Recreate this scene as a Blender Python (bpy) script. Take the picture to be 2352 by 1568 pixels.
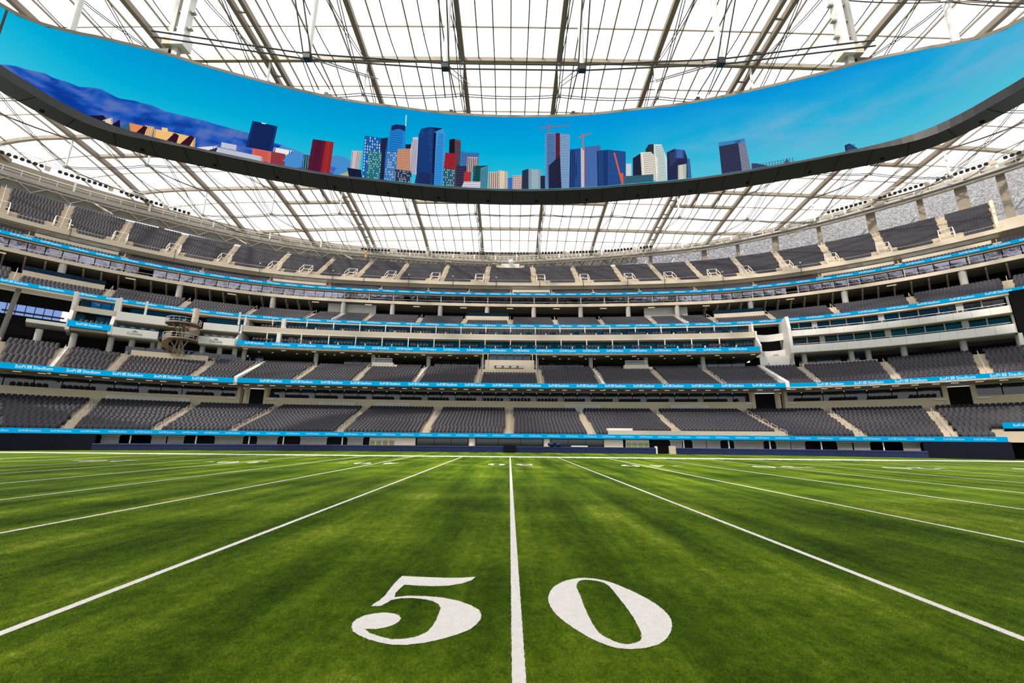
import bpy, bmesh, math, random
import numpy as np
from mathutils import Vector, Matrix
random.seed(7); rng = np.random.default_rng(7)
SC = bpy.context.scene
COL = SC.collection
for o in list(bpy.data.objects): bpy.data.objects.remove(o)

# ------------------------------------------------------------------ camera, sky, sun, exposure
F_PX, PITCH, YAW, ROLL = 971.208, 0.226155, 0.0040557, 0.0092406
CAM = Vector((-0.0886, 6.8786, 1.7203))
fw = Vector((math.sin(YAW)*math.cos(PITCH), math.cos(YAW)*math.cos(PITCH), math.sin(PITCH)))
rt = Vector((math.cos(YAW), -math.sin(YAW), 0)); up = rt.cross(fw)
R2v = math.cos(ROLL)*rt + math.sin(ROLL)*up; U2v = -math.sin(ROLL)*rt + math.cos(ROLL)*up
cd = bpy.data.cameras.new('camera'); cam = bpy.data.objects.new('camera', cd); COL.objects.link(cam)
cam.matrix_world = Matrix.Translation(CAM) @ Matrix((R2v, U2v, -fw)).transposed().to_4x4()
cd.sensor_fit = 'HORIZONTAL'; cd.sensor_width = 36.0; cd.lens = 36.0*F_PX/2352.0
cd.clip_start = 0.05; cd.clip_end = 3000
SC.camera = cam

w = bpy.data.worlds.new('sky'); SC.world = w; w.use_nodes = True
bg = w.node_tree.nodes['Background']
bg.inputs[0].default_value = (0.93, 0.95, 1.0, 1); bg.inputs[1].default_value = 1.30
sd = bpy.data.lights.new('sun', 'SUN'); sd.energy = 7.6; sd.angle = math.radians(3.0); sd.color = (1.0, 0.91, 0.76)
sun = bpy.data.objects.new('sun', sd); COL.objects.link(sun)
sun.rotation_euler = Vector((-0.55, -0.50, 0.80)).to_track_quat('Z', 'Y').to_euler()
vs = SC.view_settings
vs.view_transform = 'Standard'; vs.look = 'None'; vs.gamma = 1.0; vs.use_curve_mapping = False; vs.exposure = 0.28
SC.cycles.max_bounces = 6; SC.cycles.diffuse_bounces = 3; SC.cycles.glossy_bounces = 3
SC.cycles.transparent_max_bounces = 12; SC.cycles.use_denoising = True
SC.cycles.caustics_reflective = False; SC.cycles.caustics_refractive = False

# ------------------------------------------------------------------ materials
def lin(c):
    return tuple(((x/255.)/12.92 if x/255. <= .04045 else ((x/255.+.055)/1.055)**2.4) for x in c)
def new_mat(name):
    m = bpy.data.materials.new(name); m.use_nodes = True
    nt = m.node_tree; nt.nodes.clear()
    return m, nt, nt.nodes, nt.links
def M(name, rgb, rough=.6, metal=0., var=.12, scale=.6, spec=.5, bump=0., bscale=20.):
    m, nt, N, L = new_mat(name)
    out = N.new('ShaderNodeOutputMaterial'); b = N.new('ShaderNodeBsdfPrincipled')
    L.new(b.outputs[0], out.inputs[0])
    c = lin(rgb)
    tc = N.new('ShaderNodeNewGeometry'); nz = N.new('ShaderNodeTexNoise')
    nz.inputs['Scale'].default_value = scale; nz.inputs['Detail'].default_value = 5
    L.new(tc.outputs['Position'], nz.inputs['Vector'])
    mx = N.new('ShaderNodeMix'); mx.data_type = 'RGBA'
    mx.inputs[6].default_value = (*[x*(1-var) for x in c], 1); mx.inputs[7].default_value = (*[min(1, x*(1+var)) for x in c], 1)
    L.new(nz.outputs[0], mx.inputs[0]); L.new(mx.outputs[2], b.inputs['Base Color'])
    b.inputs['Roughness'].default_value = rough; b.inputs['Metallic'].default_value = metal
    b.inputs['Specular IOR Level'].default_value = spec
    if bump:
        n2 = N.new('ShaderNodeTexNoise'); n2.inputs['Scale'].default_value = bscale
        L.new(tc.outputs['Position'], n2.inputs['Vector'])
        bp = N.new('ShaderNodeBump'); bp.inputs['Strength'].default_value = bump; bp.inputs['Distance'].default_value = .05
        L.new(n2.outputs[0], bp.inputs['Height']); L.new(bp.outputs[0], b.inputs['Normal'])
    return m
def emis(name, rgb, s=1.0, attr=None):
    m, nt, N, L = new_mat(name)
    out = N.new('ShaderNodeOutputMaterial'); e = N.new('ShaderNodeEmission')
    e.inputs[0].default_value = (*lin(rgb), 1); e.inputs[1].default_value = s*.83      # allows for the exposure
    if attr:
        a = N.new('ShaderNodeAttribute'); a.attribute_name = attr; L.new(a.outputs['Color'], e.inputs[0])
    L.new(e.outputs[0], out.inputs[0])
    m.cycles.emission_sampling = 'NONE'
    return m
MAT = {}
MAT['concrete'] = M('concrete', (176, 163, 143), .85, var=.10, scale=.35)
MAT['wall'] = M('smooth concrete wall', (190, 175, 150), .8, var=.10, scale=.22)
MAT['fascia'] = M('pale fascia', (188, 175, 156), .7, var=.07, scale=.3)
MAT['white'] = M('white panel', (206, 202, 197), .5, var=.04, scale=.5)
MAT['step'] = M('aisle step', (184, 170, 146), .85, var=.10, scale=1.2)
MAT['seat'] = M('seat plastic', (42, 40, 48), .55, spec=.35, var=.25, scale=.12)
MAT['seat2'] = M('seat pan plastic', (27, 26, 33), .6, spec=.3, var=.2, scale=.12)
MAT['navy'] = M('navy pad', (9, 26, 68), .5, var=.15, scale=.5, spec=.3)
MAT['navy2'] = M('navy tarp', (2, 6, 22), .8, var=.15, scale=.3, spec=.15)
MAT['dark'] = M('recess shade black', (13, 12, 13), .9, var=.3, scale=.4, spec=.1)  # near-black colour holds the deep shade of recesses and rooms behind openings
MAT['soffit'] = M('soffit', (128, 120, 106), .8, var=.08, scale=.3)
MAT['steel'] = M('roof steel', (138, 129, 112), .5, var=.08, scale=.4)
MAT['steel_d'] = M('darker roof steel', (118, 108, 92), .6, var=.10, scale=.6)  # darker tone of the roof steel
MAT['wsteel'] = M('white steel', (214, 212, 208), .45, var=.05)
MAT['cable'] = M('cable', (58, 55, 50), .6, var=.1)
MAT['black'] = M('black housing', (26, 25, 26), .55, var=.15, scale=.4)
MAT['rail'] = M('galvanised rail', (190, 188, 184), .4, metal=.3, var=.05)
MAT['floor_d'] = M('shaded concourse floor', (92, 88, 82), .8, var=.1)  # concrete tone lowered in the colour itself for recess shade
MAT['colm'] = M('column concrete', (160, 157, 152), .7, var=.06)
MAT['grey'] = M('grey metal', (150, 148, 142), .55, var=.08)
MAT['curtain'] = M('grey curtain', (138, 134, 134), .9, var=.12, scale=3.)
MAT['paint'] = M('white field paint', (240, 233, 224), .95, var=.08, scale=9., spec=.1, bump=.6, bscale=160.)
MAT['led'] = emis('led blue', (0, 161, 217), 1.0)
MAT['ledtxt'] = emis('led letters', (196, 232, 244), 1.0)
MAT['ledtxt2'] = emis('led small letters', (150, 212, 236), 1.0)
MAT['screen'] = emis('video screen picture', (255, 255, 255), 1.0, 'Col')
MAT['lampglow'] = emis('soffit lamp', (226, 206, 172), .8)
MAT['sign'] = M('grey sign letters', (120, 118, 116), .6, var=.05)
MAT['green'] = M('olive door glass', (110, 116, 72), .3, var=.15)
MAT['orange'] = M('orange panel', (226, 140, 34), .6)
MAT['bronze'] = M('bronze steel', (128, 112, 96), .45, metal=.35, var=.15)

def glass_mat(name, rgb, var, rough=.05, scale=.25, spec=.6):
    m = M(name, rgb, rough, var=var, scale=scale, spec=spec)
    return m
MAT['glass'] = glass_mat('dark suite glass', (14, 22, 30), .7)
MAT['glassb'] = glass_mat('blue suite glass', (14, 38, 56), .6)
MAT['glassr'] = M('reflective club glass', (126, 126, 140), .06, metal=1., var=.25, scale=.5, bump=.25, bscale=.9)

def panel_mat():
    m, nt, N, L = new_mat('translucent roof film')
    out = N.new('ShaderNodeOutputMaterial'); tr = N.new('ShaderNodeBsdfTransparent'); tl = N.new('ShaderNodeBsdfTranslucent')
    tl.inputs[0].default_value = (.93, .93, .95, 1)
    g = N.new('ShaderNodeNewGeometry'); wv = N.new('ShaderNodeTexWave'); wv.wave_type = 'BANDS'; wv.bands_direction = 'Y'
    wv.inputs['Scale'].default_value = .30; wv.inputs['Distortion'].default_value = .6
    L.new(g.outputs['Position'], wv.inputs['Vector'])
    rp = N.new('ShaderNodeMix'); rp.data_type = 'RGBA'
    rp.inputs[6].default_value = (.86, .85, .92, 1); rp.inputs[7].default_value = (.97, .97, .99, 1)
    L.new(wv.outputs[0], rp.inputs[0]); L.new(rp.outputs[2], tr.inputs[0])
    mx = N.new('ShaderNodeMixShader'); mx.inputs[0].default_value = .42
    L.new(tr.outputs[0], mx.inputs[1]); L.new(tl.outputs[0], mx.inputs[2]); L.new(mx.outputs[0], out.inputs[0])
    return m
MAT['film'] = panel_mat()

def facade_mat():
    m, nt, N, L = new_mat('perforated facade metal')
    out = N.new('ShaderNodeOutputMaterial'); tr = N.new('ShaderNodeBsdfTransparent'); b = N.new('ShaderNodeBsdfPrincipled')
    b.inputs['Base Color'].default_value = (*lin((62, 60, 66)), 1); b.inputs['Roughness'].default_value = .5
    g = N.new('ShaderNodeNewGeometry')
    mp = N.new('ShaderNodeMapping'); mp.inputs['Scale'].default_value = (1., 1., 1.8); L.new(g.outputs['Position'], mp.inputs[0])
    n1 = N.new('ShaderNodeTexNoise'); n1.inputs['Scale'].default_value = 2.0; n1.inputs['Detail'].default_value = 5; n1.inputs['Distortion'].default_value = 1.6
    L.new(mp.outputs[0], n1.inputs['Vector'])
    r = N.new('ShaderNodeValToRGB'); r.color_ramp.elements[0].position = .44; r.color_ramp.elements[1].position = .60
    L.new(n1.outputs[0], r.inputs[0])
    mu = N.new('ShaderNodeMath'); mu.operation = 'MULTIPLY'; mu.inputs[1].default_value = .36
    L.new(r.outputs[0], mu.inputs[0])
    mx = N.new('ShaderNodeMixShader'); L.new(mu.outputs[0], mx.inputs[0])
    L.new(b.outputs[0], mx.inputs[1]); L.new(tr.outputs[0], mx.inputs[2]); L.new(mx.outputs[0], out.inputs[0])
    return m
MAT['facade'] = facade_mat()

def clear_glass():
    m, nt, N, L = new_mat('clear balustrade glass')
    out = N.new('ShaderNodeOutputMaterial'); tr = N.new('ShaderNodeBsdfTransparent'); gl = N.new('ShaderNodeBsdfGlossy')
    gl.inputs['Roughness'].default_value = .05; tr.inputs[0].default_value = (.88, .92, .93, 1)
    fr = N.new('ShaderNodeFresnel'); fr.inputs[0].default_value = 1.45
    n1 = N.new('ShaderNodeTexNoise'); n1.inputs['Scale'].default_value = .8
    g = N.new('ShaderNodeNewGeometry'); L.new(g.outputs['Position'], n1.inputs['Vector'])
    ad = N.new('ShaderNodeMath'); ad.operation = 'MULTIPLY_ADD'; ad.inputs[1].default_value = .02; L.new(n1.outputs[0], ad.inputs[0]); L.new(fr.outputs[0], ad.inputs[2])
    mx = N.new('ShaderNodeMixShader'); L.new(ad.outputs[0], mx.inputs[0]); L.new(tr.outputs[0], mx.inputs[1]); L.new(gl.outputs[0], mx.inputs[2])
    L.new(mx.outputs[0], out.inputs[0])
    return m
MAT['clear'] = clear_glass()
MAT['tint'] = clear_glass(); MAT['tint'].name = 'sky tint strip glass'; MAT['tint'].node_tree.nodes['Transparent BSDF'].inputs[0].default_value = (.40, .50, .70, 1)  # blue tint put into the panes to dim and colour the white sky

def turf_mat(blade=False):
    m, nt, N, L = new_mat('turf fibre' if blade else 'artificial turf')
    out = N.new('ShaderNodeOutputMaterial'); b = N.new('ShaderNodeBsdfPrincipled'); L.new(b.outputs[0], out.inputs[0])
    b.inputs['Roughness'].default_value = .8; b.inputs['Specular IOR Level'].default_value = .06
    g = N.new('ShaderNodeNewGeometry')
    def noise(scale, sc, det=4, rough=.6):
        mp = N.new('ShaderNodeMapping'); mp.inputs['Scale'].default_value = sc; L.new(g.outputs['Position'], mp.inputs[0])
        n = N.new('ShaderNodeTexNoise'); n.inputs['Scale'].default_value = scale; n.inputs['Detail'].default_value = det; n.inputs['Roughness'].default_value = rough
        L.new(mp.outputs[0], n.inputs['Vector']); return n.outputs[0]
    streak = noise(.9, (1., .10, 1.), 4)       # brushing direction, goal-line to goal-line strips
    patch = noise(.45, (.5, 1., 1.), 5)
    fine = noise(34., (1., .75, 1.), 6, .75)
    tuft = noise(7., (1., .7, 1.), 5, .7)
    fibre = noise(170., (1., .6, 1.), 3, .8)
    def add(a, b_, k):
        n = N.new('ShaderNodeMath'); n.operation = 'MULTIPLY_ADD'; n.inputs[1].default_value = k; L.new(a, n.inputs[0])
        if isinstance(b_, float): n.inputs[2].default_value = b_
        else: L.new(b_, n.inputs[2])
        return n.outputs[0]
    v = add(streak, -1.10, 1.0); v = add(patch, v, .58); v = add(tuft, v, .52); v = add(fine, v, .66); v = add(fibre, v, .46)
    r = N.new('ShaderNodeValToRGB'); e = r.color_ramp.elements
    e[0].position = .22; e[0].color = (*lin((32, 54, 2)), 1)
    e[1].position = .88; e[1].color = (*lin((170, 180, 66)), 1)
    k = r.color_ramp.elements.new(.46); k.color = (*lin((70, 97, 6)), 1)
    k = r.color_ramp.elements.new(.64); k.color = (*lin((106, 128, 20)), 1)
    L.new(v, r.inputs[0])
    if blade:
        at = N.new('ShaderNodeAttribute'); at.attribute_name = 'Col'
        mm = N.new('ShaderNodeMix'); mm.data_type = 'RGBA'; mm.blend_type = 'MULTIPLY'; mm.inputs[0].default_value = 1.
        L.new(r.outputs[0], mm.inputs[6]); L.new(at.outputs['Color'], mm.inputs[7]); L.new(mm.outputs[2], b.inputs['Base Color'])
        return m
    L.new(r.outputs[0], b.inputs['Base Color'])
    bp = N.new('ShaderNodeBump'); bp.inputs['Strength'].default_value = .85; bp.inputs['Distance'].default_value = .03
    h = add(fibre, fine, .7); L.new(h, bp.inputs['Height']); L.new(bp.outputs[0], b.inputs['Normal'])
    return m
MAT['turf'] = turf_mat(); MAT['fibre'] = turf_mat(True)
def paint_fibre():
    m, nt, N, L = new_mat('painted turf fibre')
    out = N.new('ShaderNodeOutputMaterial'); b = N.new('ShaderNodeBsdfPrincipled'); L.new(b.outputs[0], out.inputs[0])
    at = N.new('ShaderNodeAttribute'); at.attribute_name = 'Col'; mm = N.new('ShaderNodeMix'); mm.data_type = 'RGBA'; mm.blend_type = 'MULTIPLY'; mm.inputs[0].default_value = 1.
    mm.inputs[6].default_value = (*lin((236, 228, 218)), 1); L.new(at.outputs['Color'], mm.inputs[7]); L.new(mm.outputs[2], b.inputs['Base Color'])
    b.inputs['Roughness'].default_value = .9; b.inputs['Specular IOR Level'].default_value = .1
    return m
MAT['pfibre'] = paint_fibre()

# ------------------------------------------------------------------ the bowl curve: every tier is an offset d of it; t runs along it
R1, A1, R2, Y0, X0 = 265.6, .146, 41.3, 75.9, -.7
L1 = R1*A1
SA, CA = math.sin(A1), math.cos(A1)
C2 = (( R1-R2)*SA, Y0-R1+(R1-R2)*CA)
def ang(t):
    a = abs(t); return math.copysign(a/R1 if a < L1 else A1+(a-L1)/R2, t)
def P(t, d, z):
    h = ang(t); a = abs(h); s = 1 if h >= 0 else -1
    if a <= A1: x = (R1+d)*math.sin(a); y = Y0+d-(R1+d)*(1-math.cos(a))
    else:
        x = (R1+d)*SA+(R2+d)*(math.sin(a)-SA); y = Y0+d-(R1+d)*(1-CA)-(R2+d)*(CA-math.cos(a))
    return (X0+s*x, y, z)
def s_of(t, d):
    a = abs(t); return math.copysign(a*(R1+d)/R1 if a < L1 else L1*(R1+d)/R1+(a-L1)*(R2+d)/R2, t)
def t_of(s, d):
    a = abs(s); b = L1*(R1+d)/R1
    return math.copysign(a*R1/(R1+d) if a < b else L1+(a-b)*R2/(R2+d), s)
def td_of(x, y):
    """plan point -> (t, d)"""
    x -= X0; s = 1 if x >= 0 else -1; x = abs(x)
    if y < C2[1]: return s*(L1+R2*(math.pi/2-A1)+(C2[1]-y)), x-C2[0]-R2
    a = math.atan2(x-C2[0], y-C2[1])
    if a >= A1: return s*(L1+R2*(a-A1)), math.hypot(x-C2[0], y-C2[1])-R2
    yc = Y0-R1; a = math.atan2(x, y-yc); return s*a*R1, math.hypot(x, y-yc)-R1
def px_of(p):
    d = Vector(p)-CAM; z = d.dot(fw)
    return (1176+F_PX*d.dot(R2v)/z, 784-F_PX*d.dot(U2v)/z, z)

# ------------------------------------------------------------------ mesh helpers
class MB:
    def __init__(s): s.v = []; s.f = []
    def add(s, vs_, fs):
        b = len(s.v); s.v += [tuple(q) for q in vs_]; s.f += [tuple(i+b for i in f) for f in fs]; return s
    def hexa(s, q):   # 8 points: 4 bottom, 4 top
        return s.add(q, [(3, 2, 1, 0), (4, 5, 6, 7), (0, 1, 5, 4), (1, 2, 6, 5), (2, 3, 7, 6), (3, 0, 4, 7)])
    def box(s, x0, x1, y0, y1, z0, z1):
        return s.hexa([(x0, y0, z0), (x1, y0, z0), (x1, y1, z0), (x0, y1, z0), (x0, y0, z1), (x1, y0, z1), (x1, y1, z1), (x0, y1, z1)])
    def cbox(s, t0, t1, d0, d1, z0, z1):     # box in curve coordinates
        return s.hexa([P(t0, d0, z0), P(t1, d0, z0), P(t1, d1, z0), P(t0, d1, z0), P(t0, d0, z1), P(t1, d0, z1), P(t1, d1, z1), P(t0, d1, z1)])
    def sweep(s, prof, t0, t1, step=1.7, closed=True):
        n = max(1, int(math.ceil((t1-t0)/step))); b = len(s.v); m = None
        for i in range(n+1):
            t = t0+(t1-t0)*i/n; pr = prof(t) if callable(prof) else prof; m = len(pr)
            s.v += [P(t, d, z) for d, z in pr]
        for i in range(n):
            for k in range(m if closed else m-1):
                a = b+i*m+k; c = b+i*m+(k+1) % m
                s.f.append((a, c, c+m, a+m))
        if closed:
            s.f.append(tuple(b+k for k in range(m))); s.f.append(tuple(b+n*m+k for k in reversed(range(m))))
        return s
    def tube(s, pts, r, n=6):
        b = len(s.v); m = len(pts)
        for i, q in enumerate(pts):
            a = Vector(pts[max(i-1, 0)]); c = Vector(pts[min(i+1, m-1)]); dr = (c-a).normalized()
            u = dr.cross(Vector((0, 0, 1)))
            if u.length < 1e-3: u = Vector((1, 0, 0))
            u.normalize(); v = dr.cross(u)
            for k in range(n):
                h = 2*math.pi*k/n; s.v.append(tuple(Vector(q)+r*(math.cos(h)*u+math.sin(h)*v)))
        for i in range(m-1):
            for k in range(n):
                s.f.append((b+i*n+k, b+i*n+(k+1) % n, b+(i+1)*n+(k+1) % n, b+(i+1)*n+k))
        s.f.append(tuple(b+k for k in reversed(range(n)))); s.f.append(tuple(b+(m-1)*n+k for k in range(n)))
        return s
    def beam(s, pts, wd, h):                # rectangular section hung below the line
        b = len(s.v); m = len(pts)
        for i, q in enumerate(pts):
            a = Vector(pts[max(i-1, 0)]); c = Vector(pts[min(i+1, m-1)]); dr = (c-a); u = Vector((dr.y, -dr.x, 0))
            if u.length < 1e-6: u = Vector((1, 0, 0))
            u.normalize(); q = Vector(q)
            for e, f in ((-1, 0), (1, 0), (1, -1), (-1, -1)):
                s.v.append(tuple(q+u*e*wd/2+Vector((0, 0, f*h))))
        for i in range(m-1):
            for k in range(4): s.f.append((b+i*4+k, b+i*4+(k+1) % 4, b+i*4+4+(k+1) % 4, b+i*4+4+k))
        s.f.append((b, b+1, b+2, b+3)); s.f.append(tuple(b+(m-1)*4+k for k in (3, 2, 1, 0)))
        return s
    def cyl(s, c, r, z0, z1, n=14, r1=None):
        r1 = r if r1 is None else r1; b = len(s.v)
        for k in range(n):
            h = 2*math.pi*k/n; s.v.append((c[0]+r*math.cos(h), c[1]+r*math.sin(h), z0)); s.v.append((c[0]+r1*math.cos(h), c[1]+r1*math.sin(h), z1))
        for k in range(n):
            a = b+2*k; c_ = b+2*((k+1) % n); s.f.append((a, c_, c_+1, a+1))
        s.f.append(tuple(b+2*k for k in reversed(range(n)))); s.f.append(tuple(b+2*k+1 for k in range(n)))
        return s
    def mesh(s, name):
        m = bpy.data.meshes.new(name); m.from_pydata(s.v, [], s.f); m.validate(clean_customdata=False); m.update(); return m
def link(name, data, mat=None, parent=None, local=False, **kw):
    """parts are built in world coordinates unless local; the parent's own placement is taken out again"""
    o = bpy.data.objects.new(name, data); COL.objects.link(o)
    if parent is not None:
        o.parent = parent
        if not local and parent.type == 'EMPTY':
            o.matrix_parent_inverse = (Matrix.Translation(parent.location) @ parent.rotation_euler.to_matrix().to_4x4()).inverted()
    if mat is not None and data is not None and not data.materials: data.materials.append(MAT[mat])
    for k, v in kw.items(): o[k] = v
    return o
def obj(name, mb, mat, parent=None, **kw): return link(name, mb.mesh(name), mat, parent, **kw)
LOC = dict(local=True)
def empty(name, loc=(0, 0, 0), rz=0., parent=None, **kw):
    o = link(name, None, None, parent, **kw); o.location = loc; o.rotation_euler = (0, 0, rz); o.empty_display_size = .2; return o
def fix(o, n=True):
    me = o.data; bm = bmesh.new(); bm.from_mesh(me); bmesh.ops.recalc_face_normals(bm, faces=bm.faces); bm.to_mesh(me); bm.free(); return o
def put(name, mesh, mat, t, d, z, parent=None, **kw):
    """a copy of a shared mesh standing on the bowl curve, its local +y pointing outwards"""
    o = link(name, mesh, mat, parent, **kw); o.location = P(t, d, z); o.rotation_euler = (0, 0, -ang(t)); return o
_bc = {}
def bmesh_box(sx, sy, sz, name='post'):
    k = (sx, sy, sz, name)
    if k not in _bc: _bc[k] = MB().box(-sx/2, sx/2, -sy/2, sy/2, 0, sz).mesh(name)
    return _bc[k]
ORD = ['first', 'second', 'third', 'fourth', 'fifth', 'sixth', 'seventh', 'eighth', 'ninth', 'tenth', 'eleventh', 'twelfth', 'thirteenth', 'fourteenth', 'fifteenth', 'sixteenth', 'seventeenth', 'eighteenth', 'nineteenth', 'twentieth', 'twenty-first', 'twenty-second', 'twenty-third', 'twenty-fourth', 'twenty-fifth', 'twenty-sixth', 'twenty-seventh', 'twenty-eighth']

# ------------------------------------------------------------------ floor: turf and markings
floor = obj('floor', MB().box(-130, 130, -60, 63.75, -.3, 0), 'turf', kind='structure')
Y5 = 4.572; FW = 48.77
def flat(poly, holes=(), jit=.0, z=.005):
    """flat painted figure with slightly ragged turf edges"""
    bm = bmesh.new()
    def ring(pts):
        q = []
        for i in range(len(pts)):
            a, b = pts[i], pts[(i+1) % len(pts)]; n = max(1, int(math.hypot(b[0]-a[0], b[1]-a[1])/.025)) if jit else 1
            for k in range(n):
                f = k/n; q.append(bm.verts.new((a[0]+(b[0]-a[0])*f+random.uniform(-jit, jit), a[1]+(b[1]-a[1])*f+random.uniform(-jit, jit), z)))
        return [bm.edges.new((q[i], q[(i+1) % len(q)])) for i in range(len(q))]
    ed = ring(poly)
    for h in holes: ed += ring(h)
    bmesh.ops.triangle_fill(bm, use_beauty=True, use_dissolve=False, edges=ed)
    for f in bm.faces:
        f.normal_update()
        if f.normal.z < 0: f.normal_flip()
    me = bpy.data.meshes.new('figure'); bm.to_mesh(me); bm.free(); return me
def ragged_line(x0, x1, y0, y1, jit, step):
    n = max(1, int((y1-y0)/step)); mb = MB()
    for i in range(n+1):
        y = y0+(y1-y0)*i/n; mb.v += [(x0+random.uniform(-jit, jit), y, .004), (x1+random.uniform(-jit, jit), y, .004)]
    mb.f = [(2*i, 2*i+1, 2*i+3, 2*i+2) for i in range(n)]
    return mb
for k in range(-11, 12):
    near = k == 0
    obj('yard_line', ragged_line(k*Y5-.052, k*Y5+.052, -1, FW, .003 if near else .002, .03 if near else .12), 'paint', floor,
        **({'label': 'white fifty-yard line running away from the camera'} if near else {}))
obj('sideline', MB().box(-75, 75, FW, FW+1.9, .004, .012), 'paint', floor, label='broad white border along the far side of the field')
tick = MB().box(-.05, .05, -.75, 0, .004, .012).mesh('yard_tick')
for i in range(-40, 41):
    if i % 5: o = link('yard_tick', tick, 'paint', floor); o.location = (i*.9144, FW, 0)
N5 = [(-1.44, 12.81), (-1.16, 12.78), (-0.88, 12.75), (-0.67, 12.76), (-0.5, 12.8), (-0.54, 12.67), (-0.64, 12.55), (-0.79, 12.46), (-0.96, 12.44), (-1.14, 12.45), (-1.33, 12.48), (-1.35, 12.34), (-1.36, 12.21), (-1.34, 12.07), (-1.2, 12.12), (-1.01, 12.11), (-0.8, 12.07), (-0.62, 11.98), (-0.47, 11.85), (-0.38, 11.73), (-0.35, 11.61), (-0.35, 11.5), (-0.38, 11.39), (-0.44, 11.27), (-0.53, 11.18), (-0.65, 11.09), (-0.8, 11.01), (-0.94, 10.97), (-1.07, 10.97), (-1.19, 11.01), (-1.31, 11.07), (-1.42, 11.15), (-1.49, 11.22), (-1.53, 11.3), (-1.56, 11.39), (-1.55, 11.49), (-1.51, 11.57), (-1.43, 11.62), (-1.33, 11.65), (-1.23, 11.63), (-1.16, 11.57), (-1.13, 11.51), (-1.13, 11.43), (-1.16, 11.36), (-1.21, 11.31), (-1.29, 11.27), (-1.4, 11.27), (-1.33, 11.19), (-1.23, 11.13), (-1.1, 11.07), (-0.99, 11.08), (-0.9, 11.12), (-0.83, 11.2), (-0.79, 11.33), (-0.78, 11.51), (-0.78, 11.77), (-0.83, 11.89), (-0.9, 11.97), (-1.01, 12.02), (-1.14, 12.05), (-1.26, 12.04), (-1.35, 11.99), (-1.38, 11.9), (-1.42, 11.82), (-1.51, 11.81), (-1.51, 11.88), (-1.48, 11.96), (-1.46, 12.1), (-1.46, 12.27), (-1.46, 12.56)]
N0o = [(0.84, 12.79), (1.0, 12.77), (1.16, 12.66), (1.29, 12.46), (1.4, 12.24), (1.49, 11.99), (1.53, 11.76), (1.53, 11.6), (1.49, 11.43), (1.42, 11.27), (1.34, 11.14), (1.24, 11.03), (1.12, 10.96), (1.0, 10.93), (0.89, 10.93), (0.79, 10.97), (0.67, 11.09), (0.57, 11.25), (0.46, 11.47), (0.39, 11.67), (0.36, 11.87), (0.36, 12.08), (0.4, 12.28), (0.47, 12.47), (0.61, 12.66), (0.74, 12.75)]
N0i = [(0.84, 12.71), (1.0, 12.69), (1.1, 12.59), (1.14, 12.39), (1.15, 12.1), (1.16, 11.81), (1.16, 11.59), (1.15, 11.4), (1.13, 11.22), (1.09, 11.1), (1.03, 11.04), (0.94, 11.01), (0.87, 11.04), (0.81, 11.11), (0.75, 11.22), (0.73, 11.37), (0.72, 11.59), (0.72, 11.87), (0.73, 12.14), (0.73, 12.38), (0.75, 12.55)]
def smooth(pts, n=3):
    o = []; m = len(pts)
    for i in range(m):
        p0, p1, p2, p3 = (pts[(i+k) % m] for k in (-1, 0, 1, 2))
        for k in range(n):
            t = k/n
            o.append(tuple(.5*(2*p1[c]+(p2[c]-p0[c])*t+(2*p0[c]-5*p1[c]+4*p2[c]-p3[c])*t*t+(3*p1[c]-p0[c]-3*p2[c]+p3[c])*t**3) for c in (0, 1)))
    return o
link('field_number', flat(N5, jit=.003), 'paint', floor, label='large white serif five painted left of the nearest line')
link('field_number', flat(smooth(N0o), [smooth(N0i)], jit=.003), 'paint', floor, label='large white serif zero painted right of the nearest line')
me5 = flat(N5); me0 = flat(N0o, [N0i])
for me in (me5, me0):
    o = link('field_number', me, 'paint', floor); o.location = (0, FW, 0); o.rotation_euler = (0, 0, math.pi)
def text_mesh(body, size=1., off=0.0, flat3d=True):
    c = bpy.data.curves.new('txt', 'FONT'); c.body = body; c.size = size; c.align_x = 'CENTER'; c.align_y = 'BOTTOM_BASELINE'; c.offset = off; c.resolution_u = 2
    o = bpy.data.objects.new('txt', c); COL.objects.link(o)
    dg = bpy.context.evaluated_depsgraph_get(); me = bpy.data.meshes.new_from_object(o.evaluated_get(dg))
    bpy.data.objects.remove(o); bpy.data.curves.remove(c); return me
dig = {c: text_mesh(c, 2.45, .03) for c in '1234'}
for m_ in dig.values():
    m_.transform(Matrix.Translation((0, 0, .012)))
arrow = flat([(-.2, 0), (.2, 0), (0, .75)])
for n, c in ((1, '4'), (2, '3'), (3, '2'), (4, '1')):
    for sg in (-1, 1):
        x = sg*n*2*Y5
        o = link('field_number', dig[c], 'paint', floor); o.location = (x+.95, FW-10.97, 0); o.rotation_euler = (0, 0, math.pi); o.scale = (.85, 1, 1)
        o = link('field_number', me0, 'paint', floor); o.location = (x, FW, 0); o.rotation_euler = (0, 0, math.pi)
        o = link('field_arrow', arrow, 'paint', floor); o.location = (x+sg*2.1, FW-11.6, 0); o.rotation_euler = (0, 0, -sg*math.pi/2)

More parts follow.
